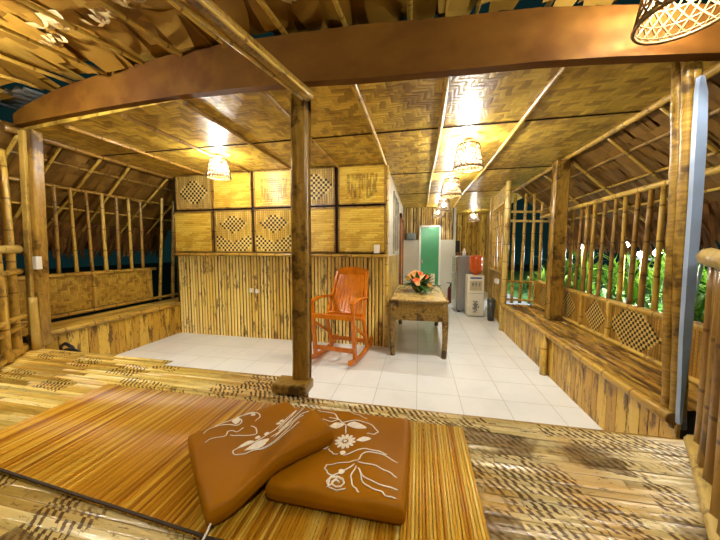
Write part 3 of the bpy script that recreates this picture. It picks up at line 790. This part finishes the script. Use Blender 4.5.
tag(pole('head_rail', (2.0, 1.95, 1.965), (2.0, 5.35, 1.955), .028, M['pole'], bend=.002), 'bamboo rail over the right window poles', 'rail')
sq_post('post', 'square bamboo-clad post standing on the right bench seat', (1.80, 4.28, .475), (1.83, 4.32, 2.58), .165, .14, M['post'])

# partition at the far end of the right bench
pt = thing('bamboo_partition', 'bamboo screen wall between the right bench and the refrigerator corner', 'screen', (1.46, 5.3, 0))
mb = MB(); y = 5.4
while y < 6.85: w = random.uniform(.035, .06); mb.half(T(pt, (1.49, y, 0)), T(pt, (1.49, y, 1.0)), w / 2, (-1, 0, 0), 4, .6); y += w + .006
build('lower_cladding', mb, M['board'], pt)
for y, r in ((5.52, .024), (5.74, .022), (5.98, .025), (6.25, .024), (6.52, .022), (6.74, .022)): pole('upright', T(pt, (1.46, y, .95)), T(pt, (1.46, y + .02, 2.25)), r, M['pole'], pt)
pole('end_post', T(pt, (1.45, 5.32, 0)), T(pt, (1.47, 5.30, 2.56)), .05, M['pole_pale'], pt, bend=.002)
sq = MB().box(T(pt, (1.46, 6.92, 1.29)), (.10, .10, 2.58), None, .01); build('corner_post', sq, M['post_pale'], pt)
pole('rail', T(pt, (1.44, 5.3, 2.25)), T(pt, (1.44, 6.9, 2.25)), .026, M['pole'], pt)
pole('rail', T(pt, (1.44, 5.3, .98)), T(pt, (1.44, 6.9, .98)), .026, M['pole'], pt)
c = T(pt, (1.47, 6.1, 2.41)); build('top_panel', MB().box(c, (.02, 1.45, .28)), M['bench_weave'], pt, c); pt.rotation_euler = (0, 0, radians(-5.0))
cp = thing('bamboo_screen', 'open bamboo pole screen across the far end of the right bench', 'screen', (1.85, 5.37, .48))
for x in (1.60, 1.74, 1.88, 2.02, 2.14): pole('upright', T(cp, (x, 5.37, .48)), T(cp, (x + .01, 5.37, 2.35 if x < 2 else 2.2)), .025, M['pole'], cp)
for z, m in ((2.05, 'pole_pale'), (1.90, 'pole_pale'), (.86, 'pole'), (.55, 'pole')): pole('rail', T(cp, (1.5, 5.34, z)), T(cp, (2.2, 5.34, z - .02)), .02, M[m], cp)
sg = MB().box((1.435, 5.72, .82), (.05, .16, .09), None, .01)
tag(build('tissue_box', sg, M['white'], loc=(1.435, 5.72, .78)), 'white box fixed on the bamboo screen above the dark bin', 'box')

# rails and balusters at the two ends of the platform
def lerp(a, b, t): return tuple(p + (q - p) * t for p, q in zip(a, b))
A, B = (1.40, 1.72), (.86, .88)
rf = thing('bamboo_railing', 'dark bamboo railing along the right end of the platform', 'railing', (1.13, 1.3, PLAT))
pole('base_rail', T(rf, (*A, PLAT + .03)), T(rf, (*B, PLAT + .03)), .032, M['pole_pale'], rf, bend=.001)
pole('handrail', T(rf, (1.35, 1.66, 1.385)), T(rf, (.82, .80, 1.36)), .040, M['pole_pale'], rf, bend=.003)
for k in range(9):
    t = .07 + k * .108; p = lerp(A, B, t); r = (.034, .03, .038)[k % 3]
    pole('baluster', T(rf, (p[0] + .03, p[1] - .01, PLAT + .03)), T(rf, (p[0] + .03 + random.uniform(-.015, .015), p[1], 1.36)), r, M['pole_dark'], rf)
A, B = (-3.90, 2.08), (-3.25, 1.40)
lf = thing('bamboo_railing', 'bamboo railing with tall poles at the left end of the platform', 'railing', (-3.55, 1.7, PLAT))
pole('base_rail', T(lf, (*A, PLAT + .03)), T(lf, (*B, PLAT + .03)), .04, M['pole'], lf, bend=.002)
for z, r in ((1.42, .038), (1.20, .028), (.76, .026), (.66, .024)): pole('rail', T(lf, (A[0] + .05, A[1] - .02, z)), T(lf, (B[0] + .02, B[1], z - .01)), r, M['pole_pale' if z > 1.3 else 'pole'], lf, bend=.002)
for t, x, z1 in ((.2, .0, 2.35), (.48, .0, 2.3), (.72, .02, 1.4), (.95, .02, 2.2)):
    p = lerp(A, B, t); pole('baluster', T(lf, (p[0] + x, p[1] + .03, PLAT)), T(lf, (p[0] - .10, p[1] + .06, z1)), .034, M['pole'], lf)

# ------------------------------------------------------------------ thatch
def leaf_rows(mb, org, along, down, out, L, W, row=.2, step=.075, ll=.42, lw=.085, ragged=.1, curl=.03, twist=.15):
    """palm leaflets hung in overlapping rows on a slope (along x down), seen from below (-out)"""
    along, down, out = Vector(along).normalized(), Vector(down).normalized(), Vector(out).normalized(); org = Vector(org)
    s = 0.0
    while s < W:
        a = random.uniform(0, step)
        while a < L:
            w = lw * random.uniform(.7, 1.25); l = ll * random.uniform(.8, 1.2); tw = random.uniform(-twist, twist)
            d = (down + along * tw).normalized(); sd = (along - d * along.dot(d)).normalized()
            p = org + along * a + down * s + out * random.uniform(-.008, .012)
            cu = random.uniform(-curl, curl * .4); fold = random.uniform(-.025, .025); vs = []
            for k in range(4):
                t = k / 3; q = p + d * (l * t) + out * (cu * t * t * 2 + .02 * t); ww = w * (1 - .45 * t * t)
                roll = tw * t * .5
                vs += [q - sd * ww / 2 + out * roll * ww, q + out * fold * (1 - t * .5), q + sd * ww / 2 - out * roll * ww]
            mb.add(vs, [(k * 3 + j, k * 3 + j + 1, k * 3 + j + 4, k * 3 + j + 3) for k in range(3) for j in range(2)], True)
            a += step * random.uniform(.7, 1.3)
        s += row
def awning(label, x0, sx, y0, y1, L, raf, ang):
    aw = thing('thatch_awning', label, 'awning', (x0, (y0 + y1) / 2, CEIL + .02))
    dn = Vector((sx * cos(ang), 0, -sin(ang))); out = Vector((sx * sin(ang), 0, cos(ang)))
    o0 = Vector((x0, y0, CEIL + .02))
    P = lambda y, s, h=0: T(aw, Vector((x0, y, CEIL + .02)) + dn * s + out * h)
    mb = MB(); leaf_rows(mb, P(y0, .0, .03), (0, 1, 0), dn, out, y1 - y0, L - .1, .20, .06, .42, .12, curl=.012, twist=.06)
    vs = [P(y0, .0, .09), P(y1, .0, .09), P(y1, L, .09), P(y0, L, .09)]; mb.add(vs + [v + out * .02 for v in vs], [(0, 1, 2, 3), (7, 6, 5, 4), (0, 4, 5, 1), (2, 6, 7, 3), (1, 5, 6, 2), (0, 3, 7, 4)])
    build('thatch', mb, M['thatch'], aw)
    mb = MB(); leaf_rows(mb, P(y0, L - .28, .02), (0, 1, 0), (dn + Vector((0, 0, -.9))).normalized(), out, y1 - y0, .25, .12, .035, .30, .06, twist=.4)
    build('fringe', mb, M['fringe'], aw)
    for y in raf: pole('rafter', P(y, 0, -.015), P(y + random.uniform(-.05, .05), L, -.015), .017, M['pole'], aw)
    for s in (.28, .62, .98): pole('purlin', P(y0, s, .012), P(y1, s, .012), .015, M['pole_dark' if s < .5 else 'pole'], aw, bend=.001)
awning('thatched awning sloping out over the right bench', 1.91, 1, .6, 6.55, 1.40, (.9, 1.5, 2.15, 2.86, 3.54, 4.31, 5.1, 6.0), radians(43.5))
awning('thatched awning sloping out over the left bench', -4.02, -1, 1.1, 4.9, 1.52, (1.4, 1.9, 2.25, 2.6, 3.01, 3.4, 4.02, 4.5), radians(42))
rt = thing('thatch_roof', 'dry palm leaf roof over the front platform', 'roof', (-1.2, .6, 2.7))
RZ = lambda y: 3.02 + .13 * (y - 2.0)
sl = Vector((0, -1, -.13)).normalized(); nz = Vector((0, -.13, 1)).normalized()
mb = MB()
leaf_rows(mb, T(rt, (-4.6, 1.88, RZ(1.88))), (1, 0, 0), sl, nz, 6.6, 2.7, .34, .085, .75, .24, curl=.03, twist=.14)
vs = [T(rt, p) for p in ((-4.6, 1.88, RZ(1.88) + .12), (2.0, 1.88, RZ(1.88) + .12), (2.0, -1.0, RZ(-1) + .12), (-4.6, -1.0, RZ(-1) + .12))]
mb.add(vs + [v + Vector((0, 0, .03)) for v in vs], [(0, 1, 2, 3), (7, 6, 5, 4), (0, 4, 5, 1), (2, 6, 7, 3), (1, 5, 6, 2), (0, 3, 7, 4)])
build('palm_leaves', mb, M['thatch_roof'], rt)
mb = MB(); leaf_rows(mb, T(rt, (-4.6, 1.50, RZ(1.5) - .01)), (1, 0, 0), (0, 1, -.02), nz, 6.5, .15, .12, .10, .44, .26, curl=.05, twist=.3)
build('leaf_tips', mb, M['thatch_roof'], rt)
for k in range(15):
    x = -4.3 + k * .42; pole('rafter', T(rt, (x + random.uniform(-.03, .03), 2.12, RZ(2.1) - .12)), T(rt, (x + random.uniform(-.1, .1), -.9, RZ(-.9) - .15)), random.uniform(.014, .019), M['pole'], rt, bend=.002)
for y in (1.15, .45): pole('purlin', T(rt, (-4.5, y, RZ(y) - .02)), T(rt, (1.9, y, RZ(y) - .02)), .02, M['pole'], rt, bend=.001)
mb = MB()
for cx, cy, sc in ((-2.3, 1.45, 1.0), (-1.95, 1.5, .8), (-1.62, 1.42, .9), (-2.55, 1.62, .8), (-.35, 1.62, .8), (-.75, 1.66, .6)):
    for k in range(5):
        a = random.uniform(-.9, .9); vs = []; l = .20 * sc * random.uniform(.7, 1.2); w = .05 * sc
        for q in range(6):
            t = q / 5; an = t * 3.6; p = Vector((cx + .03 * k - .06 + sin(a) * t * l * .6, cy + l * .35 * sin(an), RZ(cy) - .06 - l * .35 * (1 - cos(an)) * .6))
            vs += [T(rt, p + Vector((-w / 2, 0, .01))), T(rt, p + Vector((w / 2, 0, 0)))]
        mb.add(vs, [(2 * q, 2 * q + 1, 2 * q + 3, 2 * q + 2) for q in range(5)], True)
build('curled_leaf', mb, M['pale_leaf'], rt)
tp = thing('bamboo_tie_pole', 'thick split bamboo pole running overhead down to the middle post', 'pole', (-.72, 1.83, 2.42))
pole('culm', (0, 0, 0), T(tp, (-.98, .2, 2.33)), .034, M['bark'], tp, bend=.002, n=12)
for dx in (-.042, .034):
    pole('split_lath', T(tp, (-.72 + dx, 1.82, 2.40)), T(tp, (-.97 + dx, .3, 2.31)), .010, M['pole'], tp, bend=.002)
tag(pole('bamboo_pole', (-3.4, 1.35, 2.83), (-2.0, 1.05, 2.74), .028, M['pole_pale']), 'pale bamboo pole under the palm roof, above the left railing', 'pole')
cs = MB(); vs = []; NN = 30
for k in range(NN + 1):
    x = -4.35 + k * .026
    for y in (2.05, 2.9): vs.append((x, y, 2.90 + .02 * sin(k * 1.25) + (y - 2.05) * .1))
vs2 = [(x, y, z + .006) for x, y, z in vs]; n2 = len(vs)
cs.add(vs + vs2, [(2 * k, 2 * k + 1, 2 * k + 3, 2 * k + 2) for k in range(NN)] + [(n2 + 2 * k, n2 + 2 * k + 2, n2 + 2 * k + 3, n2 + 2 * k + 1) for k in range(NN)], True)
tag(build('corrugated_sheet', cs, M['corrugated'], loc=(-4.0, 2.5, 2.9)), 'corrugated metal roof sheet above the left timber post', 'sheet')

# ------------------------------------------------------------------ lamps
def make_lamp(label, loc):
    t = thing('wicker_lamp', label, 'lamp', loc, 0, 'wicker ceiling lamps')     # loc is the ceiling point above the lamp
    r0, r1, z0, z1 = .115, .165, -.05, -.31
    mb = MB(); N = 22
    def pt(a, s): r = r0 + (r1 - r0) * s ** .8; return Vector((r * cos(a), r * sin(a), z0 + (z1 - z0) * s))
    for k in range(N):
        for sg in (-1, 1):
            a0 = 2 * pi * k / N; pts = [pt(a0 + sg * s * 1.15, s) for s in [q / 7 for q in range(8)]]
            mb.tube(pts, .0048, 4, False, 1)
    for s in (0, .25, .5, .75, .93, 1):
        pts = [pt(2 * pi * q / 28, s) for q in range(29)]; mb.tube(pts, .008 if s in (0, 1) else .0045, 5, False)
    build('shade', mb, M['shade'], t)
    mb = MB()
    for q in range(3): a = 2 * pi * q / 3; mb.tube([(0, 0, z0 - .004), (r0 * cos(a), r0 * sin(a), z0)], .004, 5)
    build('shade_support', mb, M['shade'], t)
    build('bulb', MB().sphere((0, 0, -.155), .034, 12, 8, (1, 1, 1.2)), M['bulb'], t)
    so = MB().lathe([(.0, 0), (.045, 0), (.045, -.02), (.018, -.025), (.018, -.10), (.022, -.12), (0, -.125)], (0, 0, 0), 12); build('socket', so, M['white'], t)
    return t
L1 = make_lamp('biggest of the corridor row of wicker ceiling lamps, nearest the platform', (.505, 3.33, CEIL - .02))
mid = [dup(L1, (.49, 4.86, CEIL - .02), 'second wicker ceiling lamp of the corridor row, beyond the biggest one')]
far = [dup(L1, (.54, 6.85, CEIL - .02), 'third wicker ceiling lamp of the corridor row, partly behind the second'),
       dup(L1, (.50, 8.05, CEIL - .02), 'smallest wicker lamp of the corridor row, just before the green door'),
       dup(L1, (1.64, 9.4, CEIL - .02), 'wicker ceiling lamp above the refrigerator in the far recess')]
lb_ = dup(L1, (-2.48, 3.23, CEIL - .02), 'cream wicker lamp on the ceiling in front of the back wall panels')
dim = [(dup(L1, (1.12, 1.58, 2.74), 'glowing wicker lamp under the palm roof, above the right platform post'))]
left = [dup(L1, (-2.8, 1.02, 2.74), 'wicker lamp under the palm roof at the left end of the platform')]
rear_fill = [dup(L1, (.3, -.3, 2.62), 'unseen wicker fill lamp added under the palm roof behind the viewer')]  # out-of-view lamp added for more light on the platform
for lamps, m in ((mid, 'bulb_mid'), (far, 'bulb_far'), (left, 'bulb_left'), (rear_fill, 'bulb_fill'), (dim, 'bulb_dim')):
    bulb_mesh = None
    for l in lamps:
        for c in l.children:
            if c.name.startswith('bulb'):
                if bulb_mesh is None: bulb_mesh = c.data.copy(); bulb_mesh.materials[0] = M[m]
                c.data = bulb_mesh

lb_.scale = (.85, .85, .85); L1.scale = (.95, .95, .95)
# ------------------------------------------------------------------ rocking chair
ch = thing('rocking_chair', 'glossy orange wooden rocking chair with slatted back', 'chair', (-.98, 3.62, 0), radians(-8))
W = .27
for s in (-1, 1):
    pts = []
    for q in range(13):
        t = -1 + 2 * q / 12; pts.append((s * W, t * .44, .03 + .10 * t * t * (1.0 if t > 0 else .55)))
    rk = MB()
    for a, b in zip(pts[:-1], pts[1:]): rk.bar(a, b, .04, .055)
    build('rocker', rk, M['orange_wood'], ch)
    build('front_leg', MB().bar((s * W, -.26, .06), (s * W, -.33, .62), .045, .05, bev=.008), M['orange_wood'], ch)
    build('back_stile', MB().bar((s * W, .22, .05), (s * (W - .0), .06, .48), .04, .05, bev=.008).bar((s * W, .06, .46), (s * .225, .36, 1.10), .045, .04, bev=.008), M['orange_wood'], ch)
    ar = MB().bar((s * W, -.38, .775), (s * W, -.15, .80), .065, .03, bev=.01).bar((s * W, -.16, .80), (s * .262, .21, .76), .055, .03, bev=.01)
    ar.bar((s * W, -.33, .60), (s * W, -.345, .77), .04, .045); build('armrest', ar, M['orange_wood'], ch)
    build('brace', MB().bar((s * (W - .01), -.30, .50), (s * (W - .01), .15, .24), .025, .03), M['orange_wood'], ch)
st = MB()
for k in range(9): st.bar((-W, -.34 + k * .05, .615 - k * .016), (W, -.34 + k * .05, .615 - k * .016), .042, .02, bev=.004)
st.bar((-W, -.36, .60), (W, -.36, .60), .03, .06, bev=.006); build('seat', st, M['orange_wood'], ch)
bk = MB()
bp = lambda x, t: (x, .075 + t * .29, .50 + t * .60)
for k in range(9):
    x = -.19 + k * .0475; bk.bar(bp(x * 1.05, .05), bp(x * .92, .92), .040, .016)
build('back_slats', bk, M['orange_wood'], ch)
tr = MB()
for q in range(8):
    t0, t1 = -1 + q / 4, -1 + (q + 1) / 4
    f = lambda t: (t * .215, .36, 1.075 + .035 * (1 - t * t)); tr.bar(f(t0), f(t1), .03, .11)
build('crest_rail', tr, M['orange_wood'], ch)
build('lower_back_rail', MB().bar(bp(-.25, .06), bp(.25, .06), .03, .05, bev=.005), M['orange_wood'], ch)
for y, z in ((-.27, .17), (.17, .17)): build('stretcher', MB().bar((-W, y, z), (W, y, z), .03, .055, bev=.006), M['orange_wood'], ch)

# ------------------------------------------------------------------ long table with flowers
tb = thing('table', 'long rustic table with a bark mosaic apron along the corridor wall', 'table', (0.0, 4.55, 0))
x0, x1, y0, y1 = -.37, .38, 3.72, 5.42
build('tabletop', MB().box(T(tb, (0.005, (y0 + y1) / 2, .735)), (x1 - x0, y1 - y0, .03), None, .008), M['table_top'], tb)
ap = MB()
for yy in (y0 + .025, y1 - .025): ap.box(T(tb, (0.005, yy, .60)), (x1 - x0 - .06, .03, .23), None, .005)
for xx in (x0 + .025, x1 - .025): ap.box(T(tb, (xx, (y0 + y1) / 2, .60)), (.03, y1 - y0 - .06, .23), None, .005)
build('apron', ap, M['table'], tb)
rm = MB()
for yy in (y0 + .008, y1 - .008): rm.tube([T(tb, (x0, yy, .738)), T(tb, (x1, yy, .738))], .02, 8)
for xx in (x0 + .008, x1 - .008): rm.tube([T(tb, (xx, y0, .738)), T(tb, (xx, y1, .738))], .02, 8)
build('edge_pole', rm, M['table'], tb)
for xx, sx in ((x0 + .035, -1), (x1 - .035, 1)):
    for yy in (y0 + .035, y1 - .035):
        lg = MB(); pts = []
        for q in range(9):
            z = q / 8 * .72; pts.append(T(tb, (xx + sx * (.012 * sin(z * 5) - .01), yy, z)))
        lg.tube(pts, [.036, .034, .034, .036, .038, .042, .045, .046, .046], 8); build('leg', lg, M['table'], tb)
fa = thing('flower_arrangement', 'bowl of orange and peach flowers with dark leaves on the long table', 'flowers', (0.0, 4.55, .752))
build('bowl', MB().lathe([(0, 0), (.05, 0), (.06, .012), (.10, .06), (.115, .11), (.108, .11), (.09, .06), (0, .03)], (0, 0, 0), 22), M['bowl'], fa)
lv = MB()
def blade(mb, p, d, l, w, droop, seg=4):
    p, d = Vector(p), Vector(d).normalized(); sd = d.cross(Vector((0, 0, 1)))
    if sd.length < .01: sd = Vector((1, 0, 0))
    sd.normalize(); vs = []
    for k in range(seg + 1):
        t = k / seg; q = p + d * l * t + Vector((0, 0, -droop * t * t)); ww = w * (sin(pi * (t * .9 + .08)) + .03)
        vs += [q - sd * ww / 2, q + Vector((0, 0, -.12 * w)), q + sd * ww / 2]
    mb.add(vs, [(k * 3 + j, k * 3 + j + 1, k * 3 + j + 4, k * 3 + j + 3) for k in range(seg) for j in (0, 1)], True)
for k in range(90):
    a = random.uniform(0, 2 * pi); el = random.uniform(-.15, 1.0); blade(lv, (.05 * cos(a), .05 * sin(a), .11), (cos(a) * cos(el), sin(a) * cos(el), sin(el)), random.uniform(.16, .33), random.uniform(.04, .07), random.uniform(.0, .09))
build('foliage', lv, M['bouquet_leaf'], fa)
def flower(c, r, mat, nm='flower'):
    mb = MB(); c = Vector(c)
    nrm = Vector((c.x, c.y - .25, c.z - .02)).normalized(); u = nrm.cross(Vector((0, 0, 1))).normalized(); v = u.cross(nrm)
    for ring, (rr, tilt, n) in enumerate(((1, .15, 7), (.75, .5, 6), (.45, .9, 5))):
        for q in range(n):
            a = 2 * pi * q / n + ring * .4; d = (u * cos(a) + v * sin(a)); sd = nrm.cross(d); vs = []
            for k in range(4):
                t = k / 3; ww = r * rr * .62 * sin(pi * (.15 + .7 * t)); p = c + d * r * rr * t * cos(tilt * t) + nrm * r * rr * (sin(tilt) * t - .25 * t * t)
                vs += [p - sd * ww, p - nrm * .004, p + sd * ww]
            mb.add(vs, [(k * 3 + j, k * 3 + j + 1, k * 3 + j + 4, k * 3 + j + 3) for k in range(3) for j in (0, 1)], True)
    mb.sphere(c + nrm * r * .12, r * .2, 6, 4); return build(nm, mb, M[mat], fa)
for p, r, m in (((-.03, -.14, .20), .075, 'orange_petal'), ((.06, -.10, .21), .07, 'peach_petal'), ((-.10, -.06, .26), .075, 'peach_petal'), ((-.05, 0, .30), .07, 'peach_petal'), ((.10, -.04, .24), .06, 'orange_petal'),
                ((-.14, -.09, .22), .05, 'yellow_petal'), ((.15, -.11, .13), .05, 'yellow_petal'), ((.02, -.03, .29), .06, 'orange_petal'), ((-.01, -.17, .15), .05, 'peach_petal')):
    flower((p[0] * 1.15, p[1], p[2]), r * .78, m)
cp_ = MB().lathe([(0, 0), (.04, 0), (.05, .07), (.045, .07), (.036, .008), (0, .008)], (0, 0, 0), 16)
cp_.v = [(v[0] + .22, v[1] + 5.0, v[2] + .752) for v in cp_.v]
tag(build('cup', cp_, M['white'], loc=(.22, 5.0, .752)), 'small white cup on the long table behind the flowers', 'cup')
cb = MB().box((.24, 5.3, .752 + .11), (.09, .07, .22), None, .006)
tag(build('carton', cb, M['offwhite'], loc=(.24, 5.3, .752)), 'white carton at the far end of the long table', 'carton')

# ------------------------------------------------------------------ refrigerator corner
fg = thing('refrigerator', 'grey two-door refrigerator turned sideways beyond the water dispenser', 'refrigerator', (1.06, 6.95, 0))
build('body', MB().box(T(fg, (1.10, 6.95, .65)), (.50, .56, 1.22), None, .015), M['grey_metal'], fg)
for z0, z1 in ((.06, .84), (.87, 1.25)):
    d = build('door', MB().box(T(fg, (.82, 6.95, (z0 + z1) / 2)), (.06, .56, z1 - z0), None, .02), M['silver'], fg)
    hz = z1 - .12 if z0 < .5 else z0 + .12
    build('handle', MB().tube([T(fg, (.79, 6.72, hz - .08)), T(fg, (.765, 6.72, hz - .07)), T(fg, (.765, 6.72, hz + .07)), T(fg, (.79, 6.72, hz + .08))], .01, 8), M['silver'], d)
for xx in (.90, 1.30):
    for yy in (6.72, 7.18): build('foot', MB().box(T(fg, (xx, yy, .02)), (.05, .05, .045)), M['black'], fg)
wb = MB().lathe([(0, 0), (.035, 0), (.036, .1), (.014, .14), (.014, .17), (0, .17)], (1.0, 6.78, 1.262), 14)
tag(build('bottle', wb, M['white'], loc=(1.0, 6.78, 1.262)), 'small white bottle standing on the refrigerator', 'bottle')
wd_ = thing('water_dispenser', 'white water dispenser in front of the refrigerator', 'water dispenser', (1.17, 6.36, 0))
body = MB().box(T(wd_, (1.165, 6.38, .45)), (.33, .31, .86), None, .02); build('body', body, M['offwhite'], wd_)
build('tap_recess', MB().box(T(wd_, (1.165, 6.222, .66)), (.24, .008, .20), None, .003), plain('recess beige', (.55, .47, .30), .4, .1), wd_)
for xx in (1.10, 1.165, 1.23): build('tap', MB().box(T(wd_, (xx, 6.20, .70)), (.025, .04, .05), None, .006).box(T(wd_, (xx, 6.185, .67)), (.014, .014, .04)), M['motif'], wd_)
build('name_strip', MB().box(T(wd_, (1.165, 6.221, .82)), (.22, .006, .03)), M['blue'], wd_)
mo = MB()
for k in range(16):
    a = k * 2.4; r = .012 + .0055 * k; mo.sphere(T(wd_, (1.17 + r * .7 * cos(a), 6.223, .24 + r * 1.3 * sin(a))), .016, 8, 5, (1, .12, 1.2))
for k in range(4): mo.tube([T(wd_, (1.17 - .05 + k * .03, 6.222, .09)), T(wd_, (1.17 + .03 * sin(k * 2), 6.222, .22)), T(wd_, (1.13 + .03 * k, 6.222, .34))], .004, 5)
build('printed_flowers', mo, M['motif'], wd_)
build('lower_door_seam', MB().box(T(wd_, (1.165, 6.222, .50)), (.29, .005, .006)), M['motif'], wd_)
bt = MB().lathe([(0, 0), (.05, 0), (.055, .03), (.125, .07), (.13, .12), (.124, .14), (.13, .16), (.13, .22), (.124, .24), (.13, .26), (.13, .36), (.11, .40), (0, .40)], (1.185, 6.38, .885), 24)
tag(build('water_bottle', bt, M['bottle'], loc=(1.185, 6.38, .885)), 'orange water bottle upside down on the white dispenser', 'bottle')
bn = thing('bin', 'dark plastic bin standing beside the bench end near the dispenser', 'bin', (1.42, 6.0, 0))
build('bucket', MB().lathe([(0, 0), (.06, 0), (.075, .40), (.07, .40), (.056, .02), (0, .02)], (0, 0, 0), 20), M['bin'], bn)
build('lid', MB().lathe([(.08, .39), (.08, .42), (.045, .45), (0, .455)], (0, 0, 0), 20), M['bin'], bn)
wbx = thing('carton', 'small white striped carton on the floor between dispenser and bin', 'carton', (1.42, 6.27, 0))
build('box', MB().box((0, 0, .11), (.10, .10, .22), None, .006), M['white'], wbx)
build('stripe', MB().box((-.02, -.052, .11), (.012, .004, .2)).box((.02, -.052, .11), (.012, .004, .2)), M['motif'], wbx)
ex = thing('fire_extinguisher', 'dark red cylinder on the floor behind the refrigerator', 'extinguisher', (.835, 7.8, 0))
build('cylinder', MB().lathe([(0, 0), (.075, 0), (.08, .02), (.08, .36), (.05, .43), (.02, .45), (0, .45)], (0, 0, 0), 18), M['red'], ex)
build('valve', MB().box((0, 0, .48), (.05, .05, .07)).box((-.04, 0, .53), (.13, .03, .02)), M['black'], ex)
mw = thing('shelf_box', 'dark box on a wooden shelf at the back of the recess', 'box', (1.10, 10.25, 1.30))
build('case', MB().box((0, 0, .2), (.50, .3, .40), None, .01), M['black'], mw)
sh = MB().box((1.3, 10.28, 1.275), (.65, .36, .04), None, .006); tag(build('shelf', sh, M['brown_door'], loc=(1.3, 10.3, 1.27)), 'wooden shelf on the back wall of the recess', 'shelf')
me = thing('meter_box', 'grey electric meter box above the cream wall beside the green door', 'meter box', (-.22, 8.36, 1.78))
build('case', MB().box((0, 0, 0), (.26, .10, .2), None, .012), M['steel_box'], me); build('cover', MB().box((0, -.055, 0), (.21, .012, .15), None, .004), M['steel_box'], me)
bg = MB()
bg.sphere((0, 0, .17), .17, 16, 10, (1.1, .9, 1.0)); bg.tube([(-.13, 0, .26), (-.10, -.02, .36), (0, -.03, .40), (.10, -.02, .36), (.14, 0, .26)], .02, 8)
bg.v = [(v[0] * .85 - 3.79, v[1] * .75 + 2.37, v[2] * .96) for v in bg.v]
tag(build('bag', bg, M['black'], loc=(-3.83, 2.37, 0)), 'black rounded bag on the floor behind the platform by the left post', 'bag')

# ------------------------------------------------------------------ garden seen through the right opening
struct('garden_lawn', MB().box((12, 9, -.17), (18, 26, .06)), M['lawn'])
for k, (x, y, z) in enumerate([(5.5, 12.63, 1.53), (5.5, 11.15, 1.46), (5.5, 9.08, 1.49), (5.5, 8.49, 1.25), (5.5, 8.0, 1.29), (5.5, 7.7, 1.57)]):
    bl = thing('garden_lamp', '%s glowing white garden bulb counting from the right platform post' % ORD[5 - k], 'lamp', (x, y, -.14), 0, 'white garden bulbs')
    build('stake', MB().tube([(0, 0, 0), (0, 0, z + .14)], .012, 6), M['pole_dark'], bl)
    build('bulb', MB().sphere((0, 0, z + .18), .08, 10, 7), M['garden_bulb'], bl)
for k, (a, b) in enumerate((((4.6, 5.95, -.14), (4.62, 5.75, 1.5)), ((5.0, 5.4, -.14), (4.85, 5.2, 1.9)), ((5.0, 8.1, -.14), (5.0, 8.0, 1.6)))):
    tag(build('white_stake', MB().tube([a, lerp(a, b, .5), b], .024, 8), M['fence_white'], loc=a), '%s leaning white stake in the garden, counted from the right platform post' % ORD[(1, 0, 2)[k]], 'stake')
def shrub(loc, n, h, label):
    mb = MB()
    for k in range(n):
        a = random.uniform(0, 2 * pi); el = random.uniform(.5, 1.45); l = h * random.uniform(.5, 1.1)
        blade(mb, (random.uniform(-.2, .2), random.uniform(-.2, .2), random.uniform(0, h * .4)), (cos(a) * cos(el), sin(a) * cos(el), sin(el)), l, random.uniform(.06, .13), l * random.uniform(.1, .5), 5)
    o = build('garden_plant', mb, M['leaf']); o.location = loc
    return tag(o, label, 'plant', 'garden plants')
q = 0
for k in range(36):
    row = k % 3; x = (4.15, 5.0, 6.9)[row] + random.uniform(-.25, .25); y = 3.2 + (k // 3) * (.80, .92, 1.1)[row] + random.uniform(-.15, .15)
    shrub((x, y, -.15), (30, 34, 40)[row], (.60, .80, 1.6)[row] * random.uniform(.85, 1.15), 'long-leaved green plant growing in the garden outside the right opening')
gf = thing('garden_fence', 'pale horizontal garden fence beyond the plants', 'fence', (9.2, 8.0, -.14))
for z in (.35, .75, 1.15): build('rail', MB().box((0, 0, z), (.05, 14, .09)), M['fence_white'], gf)
for k in range(8): build('fence_post', MB().box((0, -6.9 + k * 1.97, .65), (.08, .08, 1.3)), M['fence_white'], gf)
